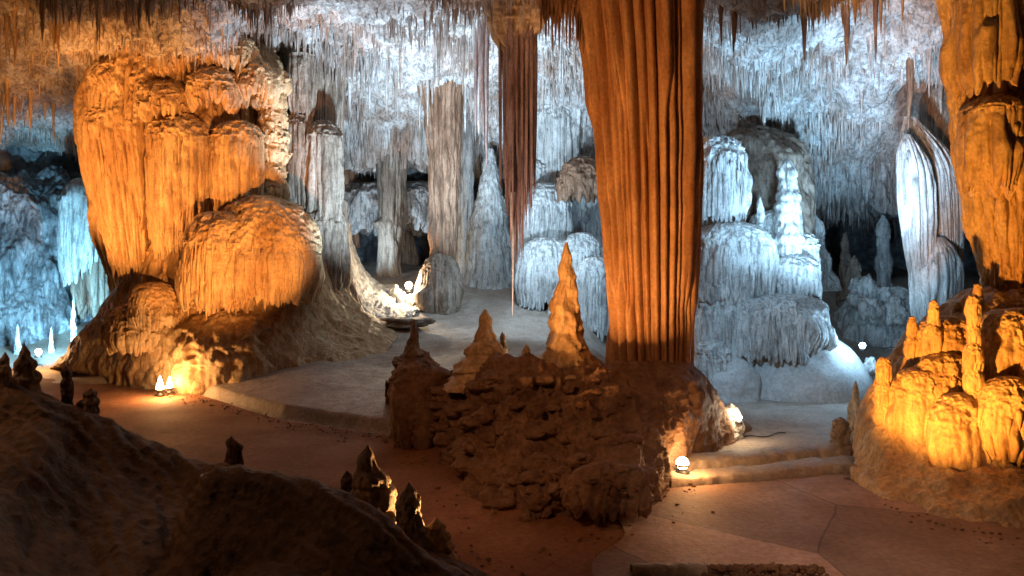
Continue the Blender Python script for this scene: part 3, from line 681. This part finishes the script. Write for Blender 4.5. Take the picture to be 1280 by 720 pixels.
def on_mound(px, py):
    d = (CMpx - px) ** 2 + (CMpy - py) ** 2 + 0.3 * CMs[:, 1]
    return CMs[np.argmin(d)]
rk = random.Random(19)
cob = []
for i in range(110):
    px = 525 + 265 * rk.random() ** 1.5; py = rk.uniform(470, 560) + 0.08 * (640 - px) * 0.3
    if i > 88: px = rk.uniform(560, 730); py = rk.uniform(560, 680)
    if any(abs(px - a) < 13 and abs(py - b) < 8 for a, b in cob): continue
    cob.append((px, py)); q = on_mound(px, py)
    s = rk.uniform(.13, .27) * (1 if px < 690 else .7)
    rock('rock_lump', M['mound'], (q[0], q[1] + .02, q[2] + .0), (s * rk.uniform(1, 1.4), s, s * rk.uniform(.6, .85)), 500 + i, e)
# overhang with drips at the lower right of the mound
jelly('overhang', M['mound'], e, (708, 578, 812, 644), 13.9, depth=.3, capf=.4, n=20, seed=131, taper=.95, am=.8, pop=.05, tooth=.25, label='drooping lip of fluted rock over the dark hollow')
jelly('hump', M['mound'], e, (490, 446, 548, 560), 19.4, depth=.6, capf=.35, n=11, seed=133, taper=.85, am=.7, pop=.05, tooth=.3, label='rounded brown hump at the left end')

# ------------------------------------------------------------------ right orange mound
e = empty('flowstone_mound', P(1200, 660, 15), 'bright orange flowstone mound of drooping lobes at the right edge', 'flowstone')
def mr_disp(x, y, z):
    low = 1 - sstep(.8, 1.5, z)
    return 0.12 * fbm(x * .9, y * .9, z * .9, 141, 5) + 0.05 * billow(x * 3, y * 3, z * .9, 142, 3) + .03 * low * np.sin(x * 11 + 3 * fbm(x, y, z, 9, 3))
rowsR = [
    [(1060, 560, 20), (1100, 540, 21), (1160, 480, 22), (1230, 430, 22), (1330, 430, 22), (1450, 450, 21)],
    [(1068, 560, 18), (1100, 470, 18.5), (1150, 405, 18.8), (1215, 366, 19), (1300, 355, 19), (1420, 350, 18.5)],
    [(1072, 570, 17.4), (1106, 490, 17.4), (1150, 425, 17.4), (1215, 385, 17.4), (1300, 375, 17.2), (1420, 370, 16.8)],
    [(1074, 575, 17.0), (1108, 520, 16.8), (1150, 490, 16.6), (1215, 465, 16.3), (1300, 455, 16.0), (1420, 460, 15.4)],
    [(1074, 580, 16.9), (1108, 560, 16.4), (1155, 560, 16.0), (1215, 560, 15.6), (1300, 560, 15.2), (1420, 570, 14.5)],
    [(1070, 585, 16.8), (1105, 592, 16.0), (1150, 600, 15.4), (1215, 600, 15.0), (1300, 600, 14.6), (1420, 610, 13.6)],
    [(1064, 592, 16.7), (1095, 618, 15.6), (1150, 642, 14.6), (1215, 658, 14.0), (1300, 672, 13.4), (1420, 690, 12.7)],
    [(1064, 640, 16.7), (1095, 660, 15.6), (1150, 680, 14.6), (1215, 690, 14.0), (1300, 710, 13.4), (1420, 730, 12.7)]]
sheet('body', M['calcite'], rowsR[::-1], 360, 320, mr_disp, parent=e)
for i, (bx, Yd, n, am) in enumerate([
    ((1142, 396, 1222, 460), 17.0, 16, .35), ((1144, 440, 1220, 526), 16.5, 24, .7), ((1112, 458, 1186, 580), 16.5, 14, .25),
    ((1162, 490, 1238, 604), 15.7, 14, .3), ((1222, 384, 1330, 500), 16.2, 26, .5),
    ((1226, 470, 1300, 580), 15.3, 20, .9), ((1290, 400, 1400, 590), 15.2, 30, .9)]):
    jelly('flowstone_lobe', M['calcite'], e, bx, Yd, depth=(bx[2] - bx[0]) / FPX * Yd * .36, capf=.38, n=n + 4, seed=150 + i, taper=.72, bulge=.2, am=am, pop=.045, lump=.1, lumpf=1.1, tooth=.22, nv=90)
def lumps(name, mat, parent, px, y0, y1, w, Y, n, seed):
    rr = random.Random(seed); parts = []
    for i in range(n):
        s0 = y0 + (y1 - y0) * i / n; s1 = y0 + (y1 - y0) * (i + 1.35) / n
        ww = w * (0.6 + 0.4 * (i / max(1, n - 1))) * rr.uniform(.85, 1.12)
        c = P(px + rr.uniform(-1.2, 1.2), s0, Y); hh = (s1 - s0) / FPX * Y; r = ww / 2 / FPX * Y
        cap = hh * .4
        V, F = flow(jelly_prof((c[0], c[1], c[2] - cap), r, r, cap, hh - cap, .7, am=.7), 11, seed + i, nv=36, tooth=hh * .15, under=.1 * hh, pop=.02)
        parts.append((V, F))
    V, F = join(parts); return mk(name, V, F, mat, parent)
for px, y0, y1, w, Yd, n, lab in [
    (1218, 368, 512, 25, 15.7, 5, 'figure like stack of orange drip knobs in the middle of the orange mound'),
    (1105, 446, 552, 26, 16.8, 4, 'dark orange knobbly pillar on the left flank of the orange mound'),
    (1166, 374, 432, 21, 16.7, 2, 'rounded orange stub on the highest left lobe of the orange mound'),
    (1141, 395, 440, 16, 17.0, 2, 'shorter orange stub leaning at the left crest of the orange mound'),
    (1197, 378, 405, 15, 17.6, 2, 'lowest stub behind the orange crest, nearest the knob stack'),
    (1222, 355, 380, 14, 17.5, 2, 'small dark knob at the foot of the orange hanging column')]:
    o = lumps('stalagmite', M['calcite'], None, px, y0, y1, w, Yd, n, int(px)); tag(o, lab, 'stalagmite')

# right orange hanging column
e = empty('column', P(1260, 350, 18.5), 'massive orange fluted column at the right edge above the orange mound', 'column')
column('shaft', M['calcite'], e, [(1176, 1400, -140), (1186, 1390, -40), (1194, 1380, 20), (1198, 1372, 90), (1200, 1364, 150), (1206, 1356, 210), (1216, 1346, 270), (1228, 1330, 320), (1234, 1320, 352), (1236, 1316, 380)], 18.5, 56, 161, nv=220, nu=800, am=1.4, lump=.03, pop=.03, warp=.02, capmask=False, pm=2.5, prange=(.2, .75), pl=(.12, .4))
for i, bx in enumerate([(1200, -30, 1266, 118), (1235, -10, 1330, 90), (1208, 120, 1270, 240), (1240, 128, 1330, 250)]):
    jelly('flowstone_ledge', M['calcite'], e, bx, 17.5, depth=.7, capf=.18, n=24, seed=170 + i, taper=.9, am=1.1, pop=.05, tooth=.3, nv=100)

# ------------------------------------------------------------------ blue lit cascade right of the curtain
e = empty('flowstone_cascade', P(945, 500, 26), 'blue white cascade of fluted flowstone tiers right of the rust curtain', 'flowstone')
for i, (bx, Yd, n, am) in enumerate([
    ((862, 167, 934, 278), 27.4, 44, 1.1), ((862, 276, 968, 376), 26.9, 60, 1.0), ((866, 360, 950, 446), 26.4, 50, 1.0),
    ((900, 366, 1028, 444), 26.5, 70, 1.0), ((952, 316, 1022, 380), 27.0, 34, .7), ((866, 425, 912, 488), 25.5, 34, .9), ((925, 285, 960, 330), 27.0, 14, .5),
    ((936, 262, 1000, 330), 28.0, 30, .8), ((876, 336, 930, 380), 26.2, 20, .8), ((985, 290, 1022, 372), 27.5, 14, .7)]):
    jelly('flowstone_tier', M['white'], e, bx, Yd, capf=.3, n=n, seed=180 + i, taper=[.97, 1.05, 1.08, 1.0, 1.06, 1.1, 1, 1.05, 1.08, 1.05][i], am=am, pop=.07, tooth=.3, nv=90, lump=.09, lumpf=.9, pm=2.6)
def pad(x, y, z): return .10 * fbm(x * .7, y * .7, z * .7, 190, 5)
jelly('flowstone_apron', M['smooth'], e, (884, 406, 1094, 512), 26.9, depth=2.4, capf=.95, n=9, seed=191, taper=1.0, am=.03, pop=.0, tooth=.0, nv=90, lump=.05, lumpf=.6)
jelly('flowstone_apron', M['smooth'], e, (862, 440, 950, 508), 26.0, depth=1.4, capf=.9, n=9, seed=192, taper=1.0, am=.05, pop=.0, tooth=.0, nv=70, lump=.06)
o = stalagmite(985, 196, 332, 27.0, 36, 'white', 'tall ringed white stalagmite rising out of the blue cascade', 410, rings=12, tip=.35, cone=.7)
o = stalagmite(950, 246, 300, 27.6, 18, 'white', 'small pointed white stalagmite left of the tall ringed one', 415, rings=4)
e = empty('flowstone_boulder', P(940, 300, 30), 'brown green domed rock behind the top of the blue cascade', 'flowstone')
jelly('body', M['grey'], e, (872, 158, 1012, 335), 30.8, depth=2.0, capf=.35, n=30, seed=193, taper=1.0, am=.5, pop=.08)
e = empty('hanging_rock', P(1040, 250, 35), 'long low rock lip with a fringe of drips above the black side passage', 'hanging rock')
jelly('body', M['ceil'], e, (925, 130, 1165, 262), 35.5, depth=1.6, capf=.5, n=110, seed=194, taper=1.0, am=1.0, pop=.15, tooth=.9, nv=80, pm=2.5)

# side passage interior: pillars
stalagmite(1020, 268, 350, 31, 34, 'white', 'grey white cone beside the blue cascade at the side passage mouth', 411, rings=3, cone=.7, tip=.25)
stalagmite(1057, 290, 352, 34, 12, 'grey', 'thin dim stalagmite inside the black side passage', 412, rings=4, tip=.4, cone=.5)
stalagmite(1068, 318, 372, 33, 30, 'grey', 'broad grey pointed stalagmite before the black side passage', 413, rings=3, cone=.8)
stalagmite(1104, 268, 358, 34.5, 17, 'white', 'bright slim white pillar stalagmite alone in the black side passage', 414, rings=4, tip=.6, cone=.3, lumpy=.02)
e = empty('rubble_bank', P(1105, 400, 30), 'blue white bank of knobbly rubble below the side passage', 'rubble')
rk = random.Random(5)
for i in range(26):
    px = rk.uniform(1068, 1150); py = 352 + (px - 1068) * .25 + rk.uniform(0, 34)
    s = rk.uniform(.18, .42); c = P(px, py, 31.5 - (py - 350) * .05)
    rock('rock_lump', M['white'], c, (s, s, s * rk.uniform(.7, 1.3)), 600 + i, e)
V, F = flow(jelly_prof((*P(1108, 396, 31.5)[:2], P(1108, 396, 31.5)[2]), 1.9, 1.4, 1.0, 1.6, 1.1, am=.3), 14, 620, nv=50, pop=.12)
mk('bank', V, F, M['white'], e)
for i, (px, py, s) in enumerate([(1012, 384, .13), (1088, 457, .18)]):
    c = P(px, py, 26); o = rock('stone', M['white'], c, (s, s, s * 1.5), 640 + i)
    tag(o, ['small white stone on the apron beside the blue cascade', 'small white stone lying just below the blue floor lamp'][i], 'stone')
rk = random.Random(8)
for i in range(11):
    px = 1008 + i * 7.5 + rk.uniform(-3, 3); c = P(px, 492 - abs(i - 4) * .4, 25.2); s = rk.uniform(.06, .13)
    o = rock('stone', M['white'], c, (s, s, s), 660 + i); tag(o, 'small pale stone in the row along the foot of the blue apron', 'stone', 'stones along the blue apron foot')

# hanging chandelier formation
e = empty('chandelier_formation', P(1165, 150, 27), 'blue white hanging drapery shaped like a chandelier, above the rubble bank', 'drapery')
kw_ = dict(nv=140, am=1.4, pm=3, prange=(.06, .8), pl=(.2, .7), rk=.48, tooth=.6, capmask=False, lump=.015, warp=.004, fine=.012)
column('drapery', M['white'], e, [(1130, 1144, 146, .2), (1126, 1164, 166, .8), (1124, 1184, 188), (1124, 1198, 216), (1127, 1204, 260), (1132, 1204, 310), (1139, 1202, 350), (1147, 1198, 390)], 27.2, 60, 211, **dict(kw_, depthf=.45))
column('drapery', M['white'], e, [(1130, 1138, 168, .2), (1124, 1150, 186, .8), (1124, 1160, 215), (1127, 1164, 260), (1133, 1164, 310), (1141, 1160, 352)], 26.7, 30, 212, **kw_)
column('drapery', M['white'], e, [(1152, 1180, 296, .2), (1145, 1190, 312, .6), (1141, 1195, 336), (1142, 1194, 370), (1147, 1190, 404)], 26.8, 30, 213, **kw_)
jelly('shoulder', M['grey'], e, (1152, 100, 1212, 290), 28.5, depth=.8, capf=.3, n=26, seed=214, taper=.9, am=1.2, tooth=.8, nv=90)

# ------------------------------------------------------------------ far left blue wall pieces
e = empty('drapery_column', P(112, 385, 34), 'blue grey hanging drapery between the blue wall and the orange boulder', 'drapery')
jelly('drapery', M['white'], e, (78, 222, 128, 350), 34, capf=.2, n=22, seed=221, taper=.85, am=1.2, tooth=.8, nv=90)
jelly('drapery', M['grey'], e, (100, 240, 150, 392), 34.6, capf=.2, n=20, seed=222, taper=.85, am=1.2, tooth=.8, nv=90)
e = empty('rock_wall', P(40, 430, 35), 'blue lit craggy rock wall at the left edge behind the path', 'rock wall')
def bl_disp(x, y, z):
    return .40 * fbm(x * .6, y * .6, z * .35, 231, 4) + .16 * billow(x * 1.3, y * 1.3, z * .35, 232, 4) + .05 * billow(x * 4, y * 4, z * .8, 233, 2)
rwb = [[(x, yq, Yd + dd) for x, dd in ((-120, -3), (-40, -1), (20, 0), (70, 1), (110, 2.5), (150, 4))] for yq, Yd in ((215, 37), (250, 35.5), (310, 34.8), (370, 34.2), (420, 33.5), (470, 33))]
sheet('face', M['bluewall'], rwb[::-1], 240, 200, bl_disp, parent=e)
for i, (px, yt, yb, w) in enumerate([(92, 368, 440, 9), (22, 405, 440, 7), (64, 408, 440, 6)]):
    stalagmite(px, yt, yb, 32, w, 'white', ['tallest thin white stalagmite against the blue wall near the path end', 'thin pale stalagmite nearest the left edge before the blue wall', 'thin pale stalagmite between two others before the blue wall'][i], 420 + i, rings=5)

# ------------------------------------------------------------------ foreground stalagmites
FG = [
    (30, 428, 500, 11.9, 34, 'grey', 'broad dark brown stalagmite on the dark slope at the left edge'),
    (6, 440, 500, 11.6, 24, 'grey', 'stalagmite cut by the left edge on the dark slope'),
    (83, 456, 520, 12.3, 13, 'dirt', 'thin black post like stalagmite on the dark slope beside the path'),
    (113, 486, 530, 12.3, 20, 'grey', 'short brown stalagmite right of the thin black one on the slope'),
    (101, 500, 530, 12.5, 12, 'dirt', 'tiny dark stub between the thin and the short brown stalagmites'),
    (289, 545, 596, 12.4, 14, 'dirt', 'dark stub standing alone on the slope crest before the path'),
    (297, 553, 596, 12.5, 12, 'dirt', 'lower twin of the lone dark stub on the slope crest'),
    (460, 555, 668, 11.2, 70, 'grey', 'large dark pointed stalagmite with a bright rim in the foreground'),
    (434, 588, 655, 11.5, 18, 'grey', 'thin spike left of the large bright rimmed foreground stalagmite'),
    (511, 603, 694, 10.9, 52, 'grey', 'second foreground stalagmite, jagged, before the glowing stub'),
    (521, 612, 690, 11.0, 12, 'calcite', 'thin bright needle on the jagged foreground stalagmite'),
    (546, 648, 708, 11.0, 44, 'calcite', 'squat glowing stalagmite stub in front of the path'),
]
for i, (px, yt, yb, Yd, w, mt, lab) in enumerate(FG):
    stalagmite(px, yt, yb, Yd, w, mt, lab, 430 + i, rings=5, cone=.8 if w > 20 else .45, tip=.12 if w > 20 else .4, lumpy=.02)
stalagmite(1051, 522, 566, 18.6, 24, 'grey', 'brown rounded stalagmite stub on the raised floor near the step', 450, rings=3, tip=.4, cone=.5)
stalagmite(1070, 476, 560, 19.6, 24, 'white', 'grey white cone stalagmite with a little peak left of the orange mound', 451, rings=5, tip=.14)
stalagmite(914, 505, 548, 20.2, 26, 'white', 'pale stub glowing beside the small white floor lamp', 452, rings=3, tip=.4, cone=.5)

# flat slab by the far lamp
o = rock('slab', M['grey'], P(508, 403, 30.4), (.95, .5, .2), 700); tag(o, 'flat brown slab lying on the pale terrace before the far lamp', 'stone')
rk = random.Random(23)
for i in range(9):
    c = P(rk.uniform(494, 528), rk.uniform(362, 386), 34.3 + rk.uniform(-.6, .6)); s = rk.uniform(.15, .36)
    o = rock('stone', M['white'], c, (s, s, s), 710 + i); tag(o, 'lamp lit pale stone in the heap around the far lamp', 'stone', 'stones around the far lamp')

# low wall with gravel at the bottom edge
e = empty('low_wall', P(800, 725, 11), 'pale rounded low wall along the bottom edge of the paving', 'low wall')
A = np.linspace(0, 1, 90)
wx = 1.75 + A * 1.1; wy = 11.75 + 0 * A; pr = []
th = np.linspace(0, 2 * PI, 14, endpoint=False)
R_ = np.stack([np.stack([wx, wy + .14 * math.cos(t), .09 + .15 * math.sin(t) + .02 * vn(A * 9, t, 0, 3)], -1) for t in th])
V = np.swapaxes(R_, 0, 1); mk('rail', V.reshape(-1, 3), gridF(90, 14, True), M['sand'], e)
gr = []
rk = random.Random(31)
for i in range(220):
    x = rk.uniform(2.6, 4.6); y = rk.gauss(11.75, .18)
    s = rk.uniform(.02, .055)
    th_ = np.linspace(0, 2 * PI, 7, endpoint=False)[None]; ph = np.linspace(.05, PI - .05, 5)[:, None]
    rr = s * (1 + .3 * vn(th_ * 2, ph * 2, i, 3))
    gr.append((np.stack([x + rr * np.sin(ph) * np.cos(th_) * 1.3, y + rr * np.sin(ph) * np.sin(th_), .07 + .10 * math.exp(-((y - 11.75) / .2) ** 2) + rr * np.cos(ph) + 0 * th_], -1).reshape(-1, 3), gridF(5, 7, True)[:, ::-1]))
V, F = join(gr); o = mk('gravel', V, F, M['mound'], origin=(0, 0, 0)); tag(o, 'brown loose gravel heaped along the bottom edge', 'gravel', kind='stuff')

# grit and pebbles gathered along the edges of the floor
rk = random.Random(77); pb = []
foot = [P(a, b, GY(b, .05)) for a, b in [(495, 556), (530, 580), (562, 640), (578, 690), (645, 700), (720, 672), (800, 655), (845, 625), (880, 600)]]
foot += [P(a, b, GY(b, .05)) for a, b in [(1070, 596), (1100, 622), (1150, 646), (1215, 662), (1280, 676)]]
ledge = [(x, float(ledge_y(x)) - .35, .05) for x in np.linspace(-11, -2.5, 14)]
lst = foot + ledge
for i in range(350):
    k = rk.randrange(len(lst) - 1)
    if abs(lst[k][0] - lst[k + 1][0]) > 3.2: continue
    t = rk.random(); x = lst[k][0] * (1 - t) + lst[k + 1][0] * t + rk.gauss(0, .22); y = lst[k][1] * (1 - t) + lst[k + 1][1] * t - abs(rk.gauss(0, .35))
    sz = rk.uniform(.008, .03) * (1.6 if rk.random() < .08 else 1)
    th_ = np.linspace(0, 2 * PI, 6, endpoint=False)[None]; ph = np.linspace(.05, PI - .05, 4)[:, None]
    rr = sz * (1 + .35 * vn(th_ * 2, ph * 2, i * 1.3, 3))
    pb.append((np.stack([x + rr * np.sin(ph) * np.cos(th_) * 1.4, y + rr * np.sin(ph) * np.sin(th_), .075 + sz * .3 + rr * .7 * np.cos(ph) + 0 * th_], -1).reshape(-1, 3), gridF(4, 6, True)[:, ::-1]))
V, F = join(pb); o = mk('pebbles', V, F, M['mound'], origin=(0, 0, 0)); tag(o, 'fine brown grit and pebbles along the path edges', 'pebbles', kind='stuff')

# ------------------------------------------------------------------ lamps
def light(name, loc, col, W, kind='POINT', tgt=None, ang=90, blend=.6, size=.15):
    l = bpy.data.lights.new(name, kind); l.energy = W; l.color = col; l.shadow_soft_size = size
    o = bpy.data.objects.new(name, l); COL.objects.link(o); o.location = loc
    if tgt is not None:
        from mathutils import Vector
        o.rotation_euler = (Vector(tgt) - Vector(loc)).to_track_quat('-Z', 'Y').to_euler()
        if kind == 'SPOT': l.spot_size = math.radians(ang); l.spot_blend = blend
    return o
ORA = (1.0, 0.40, 0.10); AMB = (1.0, 0.50, 0.17); WW = (1.0, .76, .48); BLU = (.42, .74, 1.0); CYA = (.25, .68, 1.0); CW = (.80, .88, 1.0)

def lamp(px, py, Y, lens, label, r=.09, cone=False, z=None):
    x, y, zz = P(px, py, Y)
    e = empty('floor_lamp', (x, y, zz - r * 1.6), label, 'lamp')
    k = 20; th = np.linspace(0, 2 * PI, k, endpoint=False)[None]
    pr_ = [(0, -.0), (r * 1.1, 0), (r * 1.15, .04), (r * .7, .05), (r * .6, r * .9), (r * 1.05, r * 1.2), (r * 1.05, r * 1.5), (0, r * 1.4)]
    R = np.array(pr_); V = np.stack([x + R[:, :1] * np.cos(th), y + R[:, :1] * np.sin(th), zz - r * 1.6 + R[:, 1:] + 0 * th], -1)
    mk('housing', V, gridF(len(pr_), k, True)[:, ::-1], M['metal'], e, smooth=False)
    n = 12; ph = np.linspace(0.01, PI - .01, n)[:, None]
    if cone:
        s = np.linspace(0, 1, n)[:, None]; rad = r * (s ** .8) * 1.0; zc = zz + r * 3.2 * (1 - s)
        V = np.stack([x + rad * np.cos(th), y + rad * np.sin(th), zc + 0 * th], -1)
    else:
        V = np.stack([x + r * np.sin(ph) * np.cos(th), y + r * np.sin(ph) * np.sin(th), zz + r * np.cos(ph) + 0 * th], -1)
    kq = 40; tt = np.linspace(0, 1, kq)[:, None]; c8 = np.linspace(0, 2 * PI, 6, endpoint=False)[None]
    bx_ = x + .1 + 1.3 * tt * (1 if px > 640 else -1); by_ = y + .1 + .5 * tt + .12 * np.sin(tt * 9); gz = ground(bx_, by_)
    gz = np.where(np.abs(gz - (zz - r * 1.6)) < .5, gz + .03, zz - r * 1.6 + .02)
    mk('cable', np.stack([bx_ + 0 * c8, by_ + .014 * np.cos(c8), gz + .014 * np.sin(c8)], -1), gridF(kq, 6, True), M['metal'], e)
    mk('bulb', V, gridF(n, k, True)[:, ::-1], M[lens], e)
    return e
lamp(200, 486, 25.4, 'warm', 'left lamp lit little stalagmite, made as a glowing cone, before the orange mound', .13, True)  # lit little stalagmite, its brightness put in as an emissive cone
lamp(212, 484, 25.5, 'warm', 'right lamp lit little stalagmite, made as a glowing cone, before the orange mound', .11, True)  # second lit stalagmite, glow likewise put into the cone
lamp(48, 440, 30, 'warm', 'bright floor lamp at the far left end of the path', .12)
lamp(511, 357, 34.4, 'whitelens', 'white floor lamp glowing beside the bulbous foot column', .17)
lamp(853, 579, 16.5, 'warm', 'dazzling floor lamp at the right foot of the centre mound', .13)
lamp(923, 522, 20.0, 'whitelens', 'small white floor lamp at the mound corner beside the pale stub', .09)
lamp(1078, 432, 26.2, 'blue', 'dazzling blue white floor lamp on the slope below the side passage', .10)
lamp(556, 694, 11.7, 'whitelens', 'hidden small floor lamp behind the glowing foreground stub', .05)

# light they give
YEL = (1.0, .40, .06); CW = (.52, .77, 1.0); BLU = (.38, .69, 1.0); NEU = (1.0, .80, .60)
light('lamp_light', P(206, 478, 25.0), AMB, 260, size=.1)
light('lamp_light', P(48, 436, 29.6), AMB, 120)
light('lamp_light', P(513, 352, 33.7), WW, 400)
light('lamp_light', P(868, 572, 16.2), AMB, 70)
light('lamp_light', P(925, 516, 19.8), WW, 45)
light('lamp_light', P(1078, 420, 25.2), BLU, 170)
light('lamp_light', P(574, 668, 11.7), AMB, 520, 'SPOT', P(490, 630, 11.0), 64, .4, .04)
# floodlights hidden along the visitors' path, plus one added at the left
light('unseen_flood', (-4.6, 17.6, 1.5), ORA, 7000, 'SPOT', (-11.2, 28, 6.9), 44, .5)
light('unseen_flood', (-18.0, 21.5, 1.4), ORA, 8500, 'SPOT', (-12.0, 28.5, 9.3), 48, .5)  # added second light, brightening the boulder from the left
light('unseen_flood', (-9.0, 20.0, .5), ORA, 2200, 'SPOT', (-12.0, 29, 9.0), 50, .6)
light('unseen_flood', (-1.3, 12.4, .35), (1, .45, .13), 4700, 'SPOT', (3.2, 18.4, 6.8), 50, .6)
light('unseen_flood', (4.2, 12.4, .5), YEL, 6600, 'SPOT', (10.2, 16.8, 4.8), 60, .45)
light('unseen_flood', (3.3, 19.4, 2.1), AMB, 380, 'SPOT', (.9, 18.2, 3.4), 90, .5)
# blue and white floods on the ceiling, then unseen lights added on dim parts
light('unseen_flood', P(500, 425, 25), CW, 14500, 'SPOT', (-3.4, 31.0, 12), 92, .8, .3)
light('unseen_flood', P(620, 420, 26), CW, 4500, 'SPOT', (1.5, 33, 11), 90, .8, .3)
light('unseen_flood', P(1125, 440, 21.6), BLU, 10000, 'SPOT', (10.8, 30, 12), 70, .8, .3)
light('unseen_flood', P(1000, 300, 22), BLU, 1700, 'SPOT', (9, 31, 10), 110, .8, .3)
light('unseen_flood', P(660, 270, 29), CW, 900, 'SPOT', (0, 34, 1), 120, .8, .3)  # added mid-air light, brightening the centre hall floor
light('unseen_flood', P(800, 330, 24), BLU, 900, 'SPOT', (2.5, 34, 3.5), 90, .8, .3)  # added unseen light on the back centre floor and tiers
light('unseen_flood', P(1085, 330, 21), BLU, 1500, 'SPOT', (13.6, 27, 5.5), 50, .8, .3)  # unseen mid-air light lifting the dark front of the chandelier
light('unseen_flood', P(915, 300, 20.8), BLU, 750, 'SPOT', (8.6, 26, .8), 80, .8, .3)  # added unseen light filling the dark foot of the apron
light('unseen_flood', P(60, 430, 29), CYA, 5200, 'SPOT', (-21, 35, 4), 110, .7, .3)
light('unseen_flood', P(452, 322, 37.0), CW, 900, 'SPOT', (-6, 43, 7.5), 100, .8, .3)
light('unseen_flood', P(-60, 540, 17), ORA, 3600, 'SPOT', (-17.5, 27, 11.5), 48, .6, .3)
light('unseen_flood', P(600, 485, 20.5), (1, .66, .5), 1900, 'SPOT', (-1, 25, 9), 90, .8, .3)  # added soft light on the front of the stalactite bundle
light('unseen_flood', (4.5, 8.5, 5.5), (1.0, .62, .40), 700, 'SPOT', (5.4, 14.2, 0), 64, .9, .4)  # unseen light from above, brightening the paving
light('unseen_flood', (-3.5, 9.0, 7.5), (1.0, .46, .20), 850, 'SPOT', (.2, 16.6, 1.4), 56, .9, .3)  # added warm fill over the centre mound
light('unseen_flood', (-10.5, 11.5, 6.5), (1.0, .46, .20), 340, 'SPOT', (-3.6, 9.6, 1.2), 64, .9, .4)  # added raking light that brings out the foreground slope

w = bpy.data.worlds.new('World'); scene.world = w; w.use_nodes = True
w.node_tree.nodes['Background'].inputs[0].default_value = (.9, .5, .3, 1); w.node_tree.nodes['Background'].inputs[1].default_value = 0.02
# soft general bounce of the cave: very weak
light('fill_lamp', (0, 15, 10), (1.0, .50, .26), 40, size=1.5)

scene.view_settings.view_transform = 'Standard'; scene.view_settings.look = 'None'
scene.view_settings.exposure = 0; scene.view_settings.gamma = 1
scene.render.engine = 'CYCLES'
scene.cycles.use_denoising = True
scene.cycles.max_bounces = 5; scene.cycles.diffuse_bounces = 3; scene.cycles.glossy_bounces = 2
scene.cycles.sample_clamp_indirect = 4
